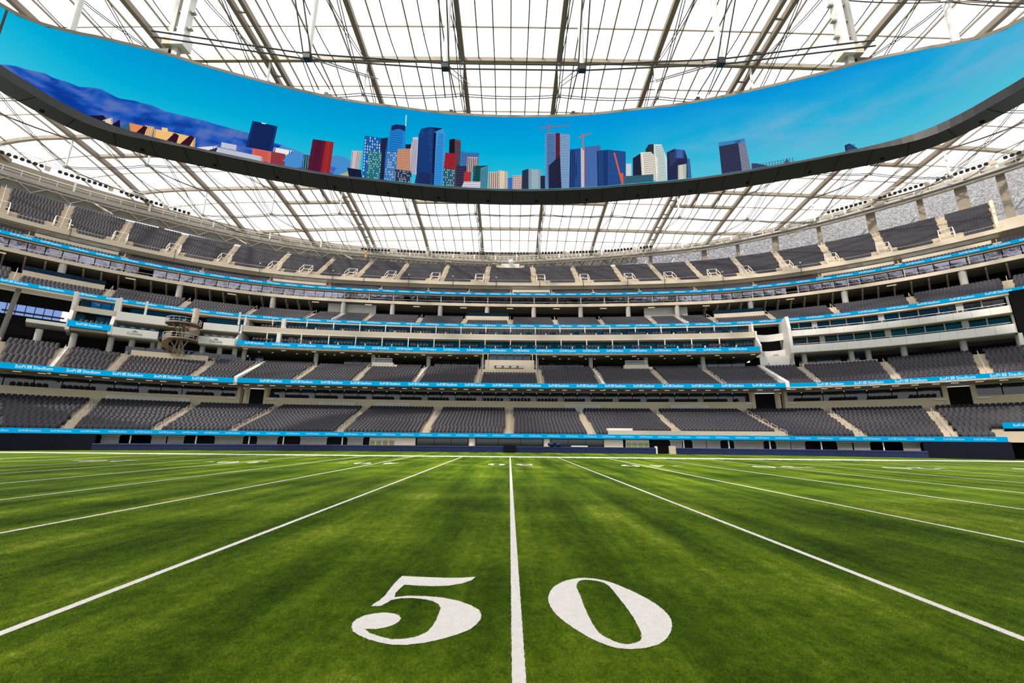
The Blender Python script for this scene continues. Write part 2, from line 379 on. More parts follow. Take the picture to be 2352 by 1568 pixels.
# turf fibres in the foreground: too many to count
def in_poly(x, y, poly):
    c = np.zeros(x.shape, bool); n = len(poly)
    for i in range(n):
        (x0, y0), (x1, y1) = poly[i], poly[(i+1) % n]
        if y0 == y1: continue
        c ^= ((y0 > y) != (y1 > y)) & (x < (x1-x0)*(y-y0)/(y1-y0)+x0)
    return c
bx, by, bs = [], [], []
for d0_, d1_, den, wd_ in ((3.2, 4.2, 9000, .0030), (4.2, 5.4, 6000, .0034), (5.4, 7.2, 3000, .0042), (7.2, 10, 1300, .0055), (10, 13, 450, .0075)):
    hw_ = d1_*1.3; n = int((d1_-d0_)*2*hw_*den)
    x = rng.uniform(-hw_, hw_, n); y = CAM.y+rng.uniform(d0_, d1_, n); k = np.abs(x) < (y-CAM.y)*1.26+.3
    bx.append(x[k]); by.append(y[k]); bs.append(np.full(k.sum(), wd_))
bx = np.concatenate(bx); by = np.concatenate(by); bs = np.concatenate(bs)
ed = rng.normal(0, .006, bx.shape)      # ragged painted edges
white = in_poly(bx+ed, by+ed, N5) | (in_poly(bx+ed, by+ed, N0o) & ~in_poly(bx+ed, by+ed, N0i))
white |= np.abs((bx+Y5/2) % Y5-Y5/2+ed) < .052
n = len(bx); az = rng.uniform(0, 2*np.pi, n); ln_ = bs*rng.uniform(2.2, 3.6, n)+.003; tilt = rng.uniform(.35, 1.25, n)
wx, wy = -np.sin(az)*bs/2, np.cos(az)*bs/2
V3 = np.empty((n, 3, 3)); V3[:, 0] = np.stack([bx-wx, by-wy, np.full(n, -.001)], -1); V3[:, 1] = np.stack([bx+wx, by+wy, np.full(n, -.001)], -1)
V3[:, 2] = np.stack([bx+np.cos(az)*np.sin(tilt)*ln_, by+np.sin(az)*np.sin(tilt)*ln_, np.cos(tilt)*ln_+.005], -1)
fm = bpy.data.meshes.new('turf_fibres'); fm.vertices.add(n*3); fm.vertices.foreach_set('co', V3.ravel().astype(np.float32))
fm.loops.add(n*3); fm.loops.foreach_set('vertex_index', np.arange(n*3, dtype=np.int32)); fm.polygons.add(n)
fm.polygons.foreach_set('loop_start', (np.arange(n)*3).astype(np.int32)); fm.polygons.foreach_set('loop_total', np.full(n, 3, np.int32))
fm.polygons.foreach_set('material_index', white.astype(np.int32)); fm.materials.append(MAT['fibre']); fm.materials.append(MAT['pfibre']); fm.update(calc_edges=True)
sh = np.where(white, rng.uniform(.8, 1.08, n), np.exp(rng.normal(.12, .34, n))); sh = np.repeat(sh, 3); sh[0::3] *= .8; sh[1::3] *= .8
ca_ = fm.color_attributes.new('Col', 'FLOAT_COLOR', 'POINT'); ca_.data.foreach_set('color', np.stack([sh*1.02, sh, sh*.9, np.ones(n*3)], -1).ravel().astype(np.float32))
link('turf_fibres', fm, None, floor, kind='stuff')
# ------------------------------------------------------------------ seating tiers
TIERS = {  # d0, z0, tread, riser, rows, seat pitch, t range
 'lower': (-9.6, 2.05, .86, .253, 17, .53, -72, 69.5),
 'club': (.95, 9.95, .95, .40, 13, .53, -73, 72),
 'loge': (17.85, 24.75, .95, .47, 9, .49, -74, 75),
 'mezzanine': (31.35, 36.5, .90, .55, 4, .50, -75, 75),
 'upper': (35.0, 40.6, .85, .59, 22, .49, -75, 70.0),
}
AISLES = {
 'lower': [-68.6, -58.9, -48.15, -37.2, -23.35, -11.45, .6, 12.35, 24.7, 38.7, 49.6, 60.4],
 'club': [-68.4, -63.25, -57.7, -48.35, -42.7, -34.2, -24.95, -15.1, -4.8, 5.8, 16.1, 26.3, 35.4, 43.9, 48.55, 57.65, 66.1],
 'loge': [-68.8, -61.35, -54.0, -46.6, -39.2, -34.1, -28.4, -18.05, -8.9, .5, 9.8, 19.1, 29.3, 35.1, 40.2, 47.5, 54.7, 62.15, 69.75],
 'mezzanine': [-68.8, -61.35, -54.0, -46.6, -39.2, -28.4, -18.05, -8.9, .5, 9.8, 19.1, 29.3, 40.2, 47.5, 54.7, 62.15, 69.75],
 'upper': [-71.1, -66.85, -62.25, -57.45, -52.3, -46.7, -41.4, -34.6, -25.8, -15.6, -5.3, 6.0, 16.2, 26.5, 35.5, 41.8, 47.2, 51.8, 56.5, 61.35, 66.5],
}
HALF = {'lower': .56, 'club': .52, 'loge': .55, 'mezzanine': .5, 'upper': .68}
DROP = {'lower': .22, 'club': .2}
WHERE = {'lower': 'lower bowl', 'club': 'second tier', 'loge': 'third tier', 'mezzanine': 'fourth tier', 'upper': 'upper deck'}
# parts of a tier where rows give way to booths, platforms and walls: (t0, t1, first row, last row)
SKIP = {
 'lower': [(14.8, 38.1, 0, 1), (64.6, 75, 0, 4)],
 'club': [(-4.4, 5.4, 8, 12), (-24.6, -20.4, 11, 12), (21.2, 26.0, 11, 12), (-57.2, -48.9, 10, 12), (-63, -60.2, 12, 12), (-48, -43.2, 12, 12), (-60.3, -57.9, 11, 12), (49.0, 57.2, 12, 12), (44.3, 48.2, 12, 12), (-34, -25.4, 12, 12), (35.8, 43.4, 12, 12), (-14.8, -5.2, 12, 12)],
 'loge': [(-8.5, .1, 5, 8), (-68.4, -61.8, 6, 8), (40.6, 47.1, 6, 8)],
 'mezzanine': [(.9, 9.4, 2, 3), (-68.4, -61.8, 2, 3), (-46.2, -39.6, 2, 3), (54.9, 61.8, 2, 3), (62.5, 69.4, 2, 3)],
 'upper': [(-2.5, 3.2, 19, 21)],
}
def portal_off(a): return 0. if abs(a) > 44 else math.copysign(1.75*R1/(R1+36), a)
for a in AISLES['upper']:
    e_ = 2.35*(R1/(R1+36) if abs(a) < L1 else R2/(R2+36)); SKIP['upper'].append((a+portal_off(a)-e_, a+portal_off(a)+e_, 0, 4))
terr = {}
rails_mb = {}
for nm, (d0, z0, tr, ri, n, pit, ta, tb) in TIERS.items():
    dp = DROP.get(nm, .6); prof = [(d0-.75, z0-dp), (d0-.75, z0)]
    for k in range(n):
        prof += [(d0+(k+1)*tr-.55, z0+k*ri), (d0+(k+1)*tr-.55, z0+min(k+1, n-1)*ri)]
    prof += [(d0+n*tr+.9, z0+(n-1)*ri), (d0+n*tr+.9, z0+(n-1)*ri-.5), (d0+1.2, z0-dp)]
    terr[nm] = fix(obj(nm+'_terrace', MB().sweep(prof, ta, tb, 1.3), 'concrete', kind='structure'))
    for a in AISLES[nm]:
        if not ta < a < tb: continue
        st = MB(); hw = HALF[nm]
        for k in range(n):
            q = (R1 if abs(a) < L1 else R2); dd = d0+k*tr; e = hw*q/(q+dd)
            st.cbox(a-e, a+e, dd-.54, dd+tr-.56, z0+k*ri-.02, z0+k*ri+.015)
            if k < n-1: st.cbox(a-e, a+e, dd+tr-.98, dd+tr-.56, z0+k*ri+.016, z0+k*ri+ri*.5)
        obj('aisle_stair', st, 'step', terr[nm])
        # hand rail: hoops in the lower tiers, one long rail higher up
        rl = MB(); zz = lambda k: z0+k*ri
        if nm in ('lower', 'club'):
            for k in range(0, n-2, 3):
                pts = [P(a, d0+k*tr, zz(k)), P(a, d0+k*tr, zz(k)+.92), P(a, d0+(k+2)*tr, zz(k+2)+.92), P(a, d0+(k+2)*tr, zz(k+2))]
                rl.tube(pts, .035, 5); rl.tube([P(a, d0+k*tr, zz(k)+.5), P(a, d0+(k+2)*tr, zz(k+2)+.5)], .025, 4)
        else:
            rl.tube([P(a, d0, zz(0)), P(a, d0, zz(0)+.95), P(a, d0+(n-1)*tr, zz(n-1)+.95), P(a, d0+(n-1)*tr, zz(n-1))], .04, 5)
            for k in range(2, n-1, 3): rl.tube([P(a, d0+k*tr, zz(k)), P(a, d0+k*tr, zz(k)+.95)], .03, 4)
        obj('handrail', rl, 'rail', terr[nm])

# --- seats
HEXA = [(-.225, .40), (.225, .40), (.235, .74), (.165, .875), (-.165, .875), (-.235, .74)]
def seat_parts(full):
    """backrest and folded pan, front towards -y"""
    b = MB(); yb = lambda z: .14+(z-.4)*.22
    fr = [(x, yb(z), z) for x, z in HEXA]; bk = [(x*.97, yb(z)+.125, z+(.02 if z > .8 else 0)) for x, z in HEXA]
    fs = [tuple(range(6))]+[((i+1) % 6, i, i+6, (i+1) % 6+6) for i in range(6)]
    if full: fs.append(tuple(reversed(range(6, 12))))
    else: fs = [tuple(range(6))]+[((i+1) % 6, i, i+6, (i+1) % 6+6) for i in (1, 2, 3, 4)]
    b.add(fr+bk, fs)
    p = MB(); q = [(-.205, -.02, .36), (.205, -.02, .36), (.205, .12, .36), (-.205, .12, .36), (-.19, .05, .66), (.19, .05, .66), (.19, .155, .66), (-.19, .155, .66)]
    p.hexa(q)
    if not full: p.f = [p.f[k] for k in (1, 2, 3, 5)]
    s = MB(); s.box(-.262, -.232, .0, .30, .0, .60); s.box(-.25, .25, .17, .25, .0, .40)
    if not full: s = MB().box(-.262, -.235, .03, .28, .30, .60); s.f = [s.f[1], s.f[2], s.f[3], s.f[5]]
    return b, p, s
spots = []  # (tier, row, block, index, count, t, d, z)
for nm, (d0, z0, tr, ri, n, pit, ta, tb) in TIERS.items():
    al = [a for a in AISLES[nm] if ta < a < tb]; ends = [ta]+al+[tb]
    for k in range(n):
        d = d0+k*tr
        for j in range(len(ends)-1):
            s0 = s_of(ends[j], d)+(HALF[nm] if j else .2); s1 = s_of(ends[j+1], d)-(HALF[nm] if j < len(ends)-2 else .2)
            c = int((s1-s0)/pit); off = (s1-s0-c*pit)/2
            for i in range(c):
                t = t_of(s0+off+(i+.5)*pit, d)
                if any(a <= t <= b and r0 <= k <= r1 for a, b, r0, r1 in SKIP[nm]): continue
                spots.append((nm, k, j, i, c, t, d, z0+k*ri))
# balcony seats of the suites
for t0, t1, d, z in ((-45, 43.5, 12.15, 18.85), (-45, 43.5, 14.3, 22.0), (-63, -60.1, 12.1, 18.9), (48.9, 69, 12.2, 18.25), (48.9, 69, 12.3, 21.1), (-40, 39, 5.75, 7.85), (45.5, 61.5, 5.75, 7.85), (-68, -44, 5.75, 7.85), (-70, 70, 29.9, 33.3)):
    s = s_of(t0, d)
    while s < s_of(t1, d):
        if int((s+500)/.6) % 8 not in (0, 1): spots.append(('balcony', 0, 0, 0, 0, t_of(s, d), d, z))
        s += .6
cand = []
for i, q in enumerate(spots):
    if q[0] != 'lower': continue
    x, y, z = px_of(P(q[5], q[6], q[7]+.6))
    if 8 < x < 2344: cand.append((z, i))
cand.sort(); chosen = {i for _, i in cand[:300]}
bF, pF, sF = (m_.mesh(nm_) for m_, nm_ in zip(seat_parts(True), ('backrest', 'seat_pan', 'seat_frame')))
for m_, k in ((bF, 'seat'), (pF, 'seat2'), (sF, 'black')): m_.materials.append(MAT[k])
for i in sorted(chosen):
    nm, k, j, ii, c, t, d, z = spots[i]
    side = 'left' if t < 0 else 'right'
    bl = sum(1 for a in AISLES['lower'] if (a < t) == (t < 0) and abs(a) > abs(t))
    blk = {0: 'outermost', 1: 'second outermost', 2: 'third outermost'}.get(bl, ORD[bl]+' outermost')
    pos = ii if t > 0 else c-1-ii
    e = empty('stadium_seat', P(t, d, z), -ang(t), None, category='seat', group='nearest charcoal folding seats of the lower bowl',
              label='charcoal folding seat, %s row up, %s from inner aisle, %s %s lower block' % (ORD[k], ORD[pos] if pos < len(ORD) else str(pos), blk, side))
    link('backrest', bF, None, e, True); link('seat_pan', pF, None, e, True); link('seat_frame', sF, None, e, True)
rest = [q for i, q in enumerate(spots) if i not in chosen]
tb_, tp_, ts_ = seat_parts(False)
tv = []; tf = []; tm = []
for mi, m_ in enumerate((tb_, tp_, ts_)):
    b = len(tv); tv += m_.v; tf += [tuple(a+b for a in f) for f in m_.f]; tm += [mi]*len(m_.f)
tv = np.array(tv); nv = len(tv)
pos = np.array([P(q[5], q[6], q[7]) for q in rest]); an = np.array([ang(q[5]) for q in rest])+rng.uniform(-.02, .02, len(rest))
ca, sa = np.cos(-an), np.sin(-an)
V = np.empty((len(rest), nv, 3))
V[:, :, 0] = pos[:, None, 0]+ca[:, None]*tv[:, 0]-sa[:, None]*tv[:, 1]
V[:, :, 1] = pos[:, None, 1]+sa[:, None]*tv[:, 0]+ca[:, None]*tv[:, 1]
V[:, :, 2] = pos[:, None, 2]+tv[:, 2]
ln = np.array([len(f) for f in tf]); fl = np.concatenate([np.array(f) for f in tf])
loops = (fl[None, :]+(np.arange(len(rest))*nv)[:, None]).ravel().astype(np.int32)
tot = np.tile(ln, len(rest)); st_ = np.concatenate([[0], np.cumsum(tot)[:-1]]).astype(np.int32)
me = bpy.data.meshes.new('seats'); me.vertices.add(V.size//3); me.vertices.foreach_set('co', V.ravel().astype(np.float32))
me.loops.add(len(loops)); me.loops.foreach_set('vertex_index', loops)
me.polygons.add(len(tot)); me.polygons.foreach_set('loop_start', st_); me.polygons.foreach_set('loop_total', tot.astype(np.int32))
me.polygons.foreach_set('material_index', np.tile(np.array(tm, dtype=np.int32), len(rest)))
for k in ('seat', 'seat2', 'black'): me.materials.append(MAT[k])
me.update(calc_edges=True); me.validate()
link('stadium_seating', me, None, None, kind='stuff', category='seats', label='rows of dark charcoal folding seats filling every tier of the bowl')

# ------------------------------------------------------------------ lettering of the ribbon boards
def sofi():
    a = text_mesh('SoFi', 1., .018); b = text_mesh('Stadium', 1., .018)
    def w_(m_): xs = [v.co.x for v in m_.vertices]; return min(xs), max(xs)
    mb = MB(); x = 0
    def app(m_, x0):
        lo, hi = w_(m_); b0 = len(mb.v)
        mb.v += [(v.co.x-lo+x0, v.co.y, 0) for v in m_.vertices]; mb.f += [tuple(i+b0 for i in p_.vertices) for p_ in m_.polygons]
        return x0+hi-lo
    x = app(a, 0)+.22
    s = .70    # the square mark: a grid of cut blocks
    for qx, qy, sx_, sy_ in ((0, 0, .30, .30), (.38, .38, .32, .32), (0, .36, .32, .16), (0, .56, .32, .14), (.38, 0, .14, .32), (.56, 0, .14, .32)):
        mb.add([(x+qx, qy, 0), (x+qx+sx_, qy, 0), (x+qx+sx_, qy+sy_, 0), (x+qx, qy+sy_, 0)], [(0, 1, 2, 3)])
    x = app(b, x+s+.24)
    mb.v = [((v[0]-x/2)/x, v[1]/x, 0) for v in mb.v]      # unit length, centred
    m_ = mb.mesh('lettering'); m_.transform(Matrix.Rotation(math.pi/2, 4, 'X')); return m_
LET = sofi()
LET2 = LET.copy(); LET.materials.append(MAT['ledtxt']); LET2.materials.append(MAT['ledtxt2'])
def ribbon(t0, t1, d, z0, z1, period, width, label, phase=0., small=False, extra=()):
    rb = fix(obj('led_ribbon_board', MB().sweep([(d-.12, z0), (d-.12, z1), (d+.14, z1), (d+.14, z0)], t0, t1, 1.2), 'led', None, category='ribbon board', label=label, group='blue ribbon boards'))
    obj('frame', MB().sweep([(d-.10, z0-.09), (d-.10, z0-.005), (d+.2, z0-.005), (d+.2, z0-.09)], t0, t1, 1.2), 'black', rb)
    s0, s1 = s_of(t0, d), s_of(t1, d); k = math.ceil((s0+width/2-phase)/period)
    hh = width*.079
    while phase+k*period+width/2 <= s1:
        o = put('lettering', LET2 if small else LET, None, t_of(phase+k*period, d), d-(.16 if abs(phase+k*period) < 40 else .24), (z0+z1)/2-hh*.62, rb); o.scale = (width, width, width); k += 1
    return rb
ribbon(-72, -42.55, .25, 9.84, 10.57, 4.62, 3.35, 'blue ribbon board under the second tier, left of the stair gap', s_of(-64.84, 0))
ribbon(-41.9, 43.6, 0, 9.86, 10.57, 4.56, 3.30, 'longest blue ribbon board under the second tier, across the centre', s_of(-37.02, 0))
ribbon(44.4, 72, .35, 9.84, 10.55, 4.63, 3.35, 'blue ribbon board under the second tier, right of the stair gap', s_of(49.65, 0))
ribbon(-45.9, 43.9, 11.5, 17.99, 18.81, 4.50, 3.15, 'blue ribbon board along the balconies of the central suites', s_of(-18.92, 11.5))
ribbon(-63.6, -59.7, 11.5, 18.27, 19.2, 4.5, 3.0, 'short blue ribbon board on the left corner suite', s_of(-61.7, 11.5))
ribbon(-74, 74.5, 17, 24.55, 25.18, 3.98, 2.8, 'blue ribbon board below the third seating tier', s_of(-18.54, 17))
ribbon(-75, 75, 30.5, 36.28, 36.91, 3.72, 2.65, 'topmost blue ribbon board, above the reflective club glass', s_of(-19.55, 30.5))
ribbon(-72, 65.8, -10.4, 1.86, 2.41, 2.46, 1.72, 'lowest blue ribbon board just above the field wall', s_of(-13.63, -10.4), True)
ribbon(65.9, 70.5, -6.6, 3.42, 4.05, 3.1, 2.2, 'short blue ribbon board at the right edge, over a dark tunnel', s_of(68.15, -6.6))

# ------------------------------------------------------------------ field wall and field-level suites
def band(name, mat, t0, t1, d0, d1, z0, z1, parent=None, step=1.6, **kw):
    return fix(obj(name, MB().sweep([(d0, z0), (d0, z1), (d1, z1), (d1, z0)], t0, t1, step), mat, parent, **kw))
ST = dict(kind='structure')
wallf = empty('wall_field', (0, 63, 0), **ST)
for t0, t1 in ((-54.7, 20.4), (22.9, 56.6)):
    n = int((t1-t0)/3.05)
    for i in range(n):
        a, b = t0+(t1-t0)*i/n, t0+(t1-t0)*(i+1)/n
        fix(obj('wall_pad', MB().sweep([(-12.42, .02), (-12.42, .70), (-12.32, .78), (-11.9, .78), (-11.9, .02)], a+.012, b-.012, 1.6), 'navy', wallf))
    band('cap_rail', 'navy', t0, t1, -12.46, -11.88, .58, .62, wallf)
for t0, t1 in ((-73, -54.8), (56.5, 66.0)):
    n = max(1, int((t1-t0)/4.5))
    for i in range(n):
        a, b = t0+(t1-t0)*i/n, t0+(t1-t0)*(i+1)/n
        fix(obj('tall_wall_pad', MB().sweep([(-11.6, 0), (-11.35, 1.86), (-11.0, 1.86), (-11.0, 0)], a+.01, b-.01, 1.4), 'navy2', wallf))
pillar = MB().box(-.35, .35, -.35, .35, 0, 1.0).mesh('gate_pillar')
put('gate_pillar', pillar, 'wall', 22.65, -12.1, 0, wallf); put('gate_pillar', bmesh_box(.25, .5, .95, 'gate_post'), 'white', 20.5, -12.1, 0, wallf)
pad = MB(); pad.box(-.8, .8, -.25, .25, .0, .86)
o = put('equipment_crate', pad.mesh('equipment_crate'), 'navy2', .72, -13.0, 0, None, category='crate', label='dark navy padded box standing against the field wall at midfield')
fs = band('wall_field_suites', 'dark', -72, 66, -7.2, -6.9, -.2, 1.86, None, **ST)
band('slab', 'dark', -72, 66, -10.2, -6.9, 1.76, 1.84, fs)  # slab in the recess black, its shade put into the colour
PAN = [(-54.6, -52.4), (-48.3, -46.3), (-46.1, -43.8), (-39.2, -35.6), (-33.8, -31.2), (-28.2, -24.7), (-21.9, -19.8), (23.1, 24.7), (26.1, 27.9), (28.0, 29.8), (31.6, 35.4), (37.0, 38.8), (38.9, 41.1), (45.8, 47.9), (48.1, 50.3), (54.4, 56.5)]
for a, b in PAN:
    cu = MB(); n = int((b-a)/.16)
    for i in range(n):
        u0, u1 = a+(b-a)*i/n, a+(b-a)*(i+1)/n; um = (u0+u1)/2
        cu.add([P(u0, -9.8, .05), P(um, -9.87, .05), P(u1, -9.8, .05), P(u0, -9.8, 1.66), P(um, -9.87, 1.66), P(u1, -9.8, 1.66)], [(0, 1, 4, 3), (1, 2, 5, 4)])
    obj('curtain', cu, 'curtain', fs)
    band('curtain_track', 'wsteel', a-.1, b+.1, -9.95, -9.7, 1.66, 1.74, fs)
for a, b in ((-15.4, -12.6), (14.0, 16.6)): band('wall_panel', 'fascia', a, b, -9.9, -9.5, -.1, 1.75, fs)
for a, b in ((-18.9, -15.4), (17.0, 20.2)):
    fr = band('door_frame', 'fascia', a, b, -9.9, -9.6, -.1, 1.75, fs)
    for i in range(4):
        c = a+(b-a)*(i+.5)/4; band('pane', 'green', c-.33, c+.33, -9.96, -9.92, .75, 1.32, fr)
for c in (-4.65, 5.95): put('column', MB().cyl((0, 0), .45, 0, 1.75).mesh('column'), 'fascia', c, -9.7, 0, fs)
for a, b in ((-12.4, -5.2), (-4.1, 5.4), (6.5, 13.9)):
    n = 3
    for i in range(n):
        u0, u1 = a+(b-a)*i/n, a+(b-a)*(i+1)/n; band('pane', 'glass', u0+.03, u1-.03, -9.6, -9.55, .1, 1.7, fs)
for c in (-56.5, -51.0, -42, -34.8, -30.4, -22.6, 24.9, 30.9, 36.2, 43.5, 52): put('mullion', bmesh_box(.12, .12, 1.75, 'mullion'), 'wsteel', c, -9.85, 0, fs)
bag = bpy.data.meshes.new('bag'); bm = bmesh.new(); bmesh.ops.create_icosphere(bm, subdivisions=2, radius=.45)
for v in bm.verts: v.co *= 1+random.uniform(-.12, .12); v.co.z *= .55
bm.to_mesh(bag); bm.free()
put('cloth_bundle', bag, 'navy', 6.35, -12.1, 1.06, None, category='bag', label='crumpled blue cloth bundle lying on the field wall, left one')
put('cloth_bundle', bag.copy(), 'white', 7.35, -12.1, 1.02, None, category='bag', label='crumpled pale cloth bundle lying on the field wall, right one').scale = (.8, .8, .8)
band('white_table', 'white', 9.2, 11.4, -11.8, -11.2, .02, .92, None, category='table', label='low white table top just above the field wall')

# concrete kerb replacing the first rows right of centre
band('trim_1', 'concrete', 14.6, 38.2, -10.2, -8.3, 2.3, 2.95, None, **ST)
band('camera_platform', 'white', 14.6, 18.0, -10.0, -8.4, 2.96, 3.25, None, category='platform', label='low pale camera platform at front of the lower bowl')
dk = band('trim_2', 'dark', 66.0, 72, -6.0, -5.7, -.2, 3.4, None, **ST)

# ------------------------------------------------------------------ top of the lower bowl: wall, club glass, soffit
SEG = [(-72, -43.2), (-39.4, 40.5), (44.8, 62.35), (64.75, 72)]
cw = empty('wall_lower', (0, 80, 6), **ST)
for a, b in SEG:
    band('concrete_panel', 'wall', a, b, 5.1, 5.45, 5.6, 8.1, cw)
    n = max(1, int((b-a)/2.35))
    for i in range(n):
        u0, u1 = a+(b-a)*i/n, a+(b-a)*(i+1)/n
        band('pane', 'glass' if (i*7+int(a)) % 5 else 'glassb', u0+.05, u1-.05, 6.5, 6.56, 8.0, 9.72, cw)
    for u in (a+.4, b-.9): put('ledge_lamp', bmesh_box(1.3, .3, .18, 'ledge_lamp'), 'white', u+.3, 4.98, 7.7, cw)
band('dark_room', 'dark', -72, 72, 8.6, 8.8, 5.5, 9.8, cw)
for u in (-43.1, -42.2, -39.5, 40.6, 44.0, 44.9, 62.3, 64.8): put('pier', bmesh_box(.5, 1.2, 4.2, 'pier'), 'wall', u, 5.6, 5.7, cw)
sof = band('ceiling_lower', 'soffit', -72, 72, .2, 7.2, 9.72, 9.83, None, **ST)
lm = bmesh_box(.75, .35, .07, 'soffit_light')
u = -70.
while u < 71: put('soffit_light', lm, 'lampglow', u+random.uniform(-.3, .3), 1.6, 9.66, sof); u += 2.05
gl = []
for a, b in ((-58.0, -48.9), (-31, -25.2), (-22, -16.3), (10, 16), (27.5, 33.5)):
    gl.append(band('glass_balustrade', 'clear', a, b, 4.55, 4.58, 6.3, 7.5, cw))

# ------------------------------------------------------------------ second tier: back walls, concourse, booths
cc = empty('wall_concourse', (0, 90, 14), **ST)
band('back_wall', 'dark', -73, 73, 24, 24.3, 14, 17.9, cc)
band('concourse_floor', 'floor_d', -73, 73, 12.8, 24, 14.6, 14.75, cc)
band('ceiling_concourse', 'soffit', -46, 44, 11.4, 24.6, 17.55, 17.98, None, **ST)
cs = bpy.data.objects['ceiling_concourse']
u = -45.
sp = MB().cyl((0, 0), .16, 0, .05, 10).mesh('downlight')
while u < 43.5:
    put('soffit_light', lm, 'lampglow', u, 12.6, 17.50, cs); put('downlight', sp, 'lampglow', u+1.2, 15.2, 17.5, cs); put('downlight', sp, 'lampglow', u+2.9, 15.2, 17.5, cs); u += 4.9
col = MB().cyl((0, 0), .42, 0, 2.9).mesh('column')
for k in range(-7, 7):
    t = -4.6+10.2*k
    if -70 < t < 70: put('column', col, 'colm', t, 14.2, 14.7, cc)
for k, (a, b, z1) in enumerate([(-57.2, -48.9, 15.2), (-60.2, -57.9, 14.9), (-48.0, -43.3, 15.2), (-34, -25.4, 15.05), (-14.8, -5.2, 15.15), (44.4, 48.2, 15.0), (49.0, 57.2, 15.35), (35.8, 43.4, 15.05)]):
    hi = a == -57.2
    band('parapet', 'wall', a, b, 10.6 if hi else 12.1, 10.85 if hi else 12.35, 13.2, z1 if not hi else 15.4, cc)
for a, b in ((-31.0, -26), (-14.5, -5.4), (6.2, 14.8), (-57.5, -49), (-47.5, -43.5), (49.5, 57), (36, 43)):
    n = max(1, int((b-a)/1.6))
    for i in range(n): band('pane', 'glassb' if i % 2 else 'glass', a+(b-a)*i/n+.04, a+(b-a)*(i+1)/n-.04, 17.2, 17.26, 14.8, 17.2, cc)
# dividing walls beside the stair gaps
for k, (t, tt) in enumerate(((-42.25, 0), (44.0, 0), (-63.25, 1), (-15.1, 1), (16.1, 1))):
    d0, z0, tr, ri, n = TIERS['club'][:5]; h = .95 if not tt else .62; wd = .28 if not tt else .16
    q = [P(t-wd, d0-.7, z0-.4), P(t+wd, d0-.7, z0-.4), P(t+wd, d0+n*tr, z0+(n-1)*ri-.4), P(t-wd, d0+n*tr, z0+(n-1)*ri-.4)]
    q += [(x, y, z+h+.3) for x, y, z in q]
    obj('stair_wall', MB().hexa(q), 'white', cc)
# press booth at midfield
pb = empty('press_booth', P(.5, 10, 13.2), category='booth', label='concrete press booth with blue windows at midfield above the second tier')
band('base', 'wall', -4.35, 5.35, 9.0, 9.25, 13.0, 14.35, pb); band('body', 'fascia', -4.0, 5.0, 10.4, 12.6, 14.0, 16.35, pb)
for i in range(5): band('window', 'glassb' if i < 4 else 'glass', -3.3+i*1.55, -1.85+i*1.55, 10.5, 10.56, 16.42, 17.5, pb)
band('window', 'dark', -4.2, -3.5, 10.8, 10.86, 16.3, 17.5, pb); band('window', 'dark', 4.6, 5.3, 10.8, 10.86, 16.3, 17.5, pb)
band('shelf', 'black', -2.3, 3.0, 10.3, 10.38, 14.75, 15.25, pb)
for k in range(4): band('bracket', 'fascia', -1.9+k*1.35, -.95+k*1.35, 10.24, 10.3, 14.83, 15.18, pb)
for t in (-4.4, -3.5, 4.7, 5.4): put('post', bmesh_box(.14, .14, 3.3, 'post'), 'fascia', t, 10.4, 14.2, pb)
for z in (14.75, 15.05): obj('rail', MB().tube([P(-4.3, 9.1, z), P(.5, 9.1, z), P(5.3, 9.1, z)], .03, 4), 'rail', pb)
for t0, t1, lb in ((-24.4, -20.7, 'left'), (21.4, 25.7, 'right')):
    e = empty('camera_booth', P((t0+t1)/2, 11.5, 14.9), category='booth', label='small pale camera platform with glass rail, %s of the press booth' % lb)
    band('body', 'fascia', t0, t1, 10.8, 12.4, 14.0, 15.55, e); band('side_ledge', 'fascia', t1, t1+.7, 10.9, 12.2, 14.6, 15.2, e)
    band('pane', 'clear', t0+.2, t1-.2, 10.84, 10.87, 15.55, 16.3, e)
    obj('rail', MB().tube([P(t0+.2, 10.85, 15.55), P(t0+.2, 10.85, 16.35), P(t1-.2, 10.85, 16.35), P(t1-.2, 10.85, 15.55)], .035, 4), 'rail', e)
    band('console', 'glassb', t0+.5, t1-.6, 12.0, 12.1, 15.55, 16.2, e)

# ------------------------------------------------------------------ central suites: two floors of balconies
cs2 = empty('wall_suites', (0, 92, 18), **ST)
band('balcony_floor', 'concrete', -45.9, 43.9, 11.6, 15.5, 18.05, 18.2, cs2)
band('balcony_front', 'fascia', -45.9, 43.9, 13.45, 14.0, 21.12, 22.12, cs2); band('front_lip', 'white', -45.9, 43.9, 13.4, 14.05, 20.98, 21.12, cs2)
band('upper_floor', 'concrete', -45.9, 43.9, 14.0, 19, 21.2, 21.35, cs2)
band('soffit', 'soffit', -46, 44, 14.0, 19, 20.85, 20.95, cs2)
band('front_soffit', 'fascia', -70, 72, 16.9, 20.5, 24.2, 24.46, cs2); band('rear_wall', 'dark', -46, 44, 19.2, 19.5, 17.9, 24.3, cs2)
post = bmesh_box(.16, .16, 2.25, 'suite_post'); seatwall = bmesh_box(.14, .5, .85, 'seat_screen')
k = -9
while .6+4.8*k < 43.5:
    t = .6+4.8*k
    put('suite_post', post, 'wsteel', t, 13.0, 18.8, cs2); put('suite_post', post, 'wsteel', t, 15.2, 21.9, cs2)
    put('seat_screen', seatwall, 'white', t+2.0, 12.1, 18.5, cs2); put('seat_screen', seatwall, 'white', t+2.0, 14.2, 21.7, cs2)
    for i in range(4):
        a, b = t+1.2*i, t+1.2*(i+1)
        if b > 43.9: continue
        band('pane', 'glassb' if (k*3+i) % 4 else 'glass', a+.04, b-.04, 14.9, 14.95, 18.3, 20.9, cs2)
        band('pane', 'glass' if (k+i) % 5 else 'glassb', a+.04, b-.04, 17.0, 17.05, 21.5, 24.25, cs2)
    k += 1
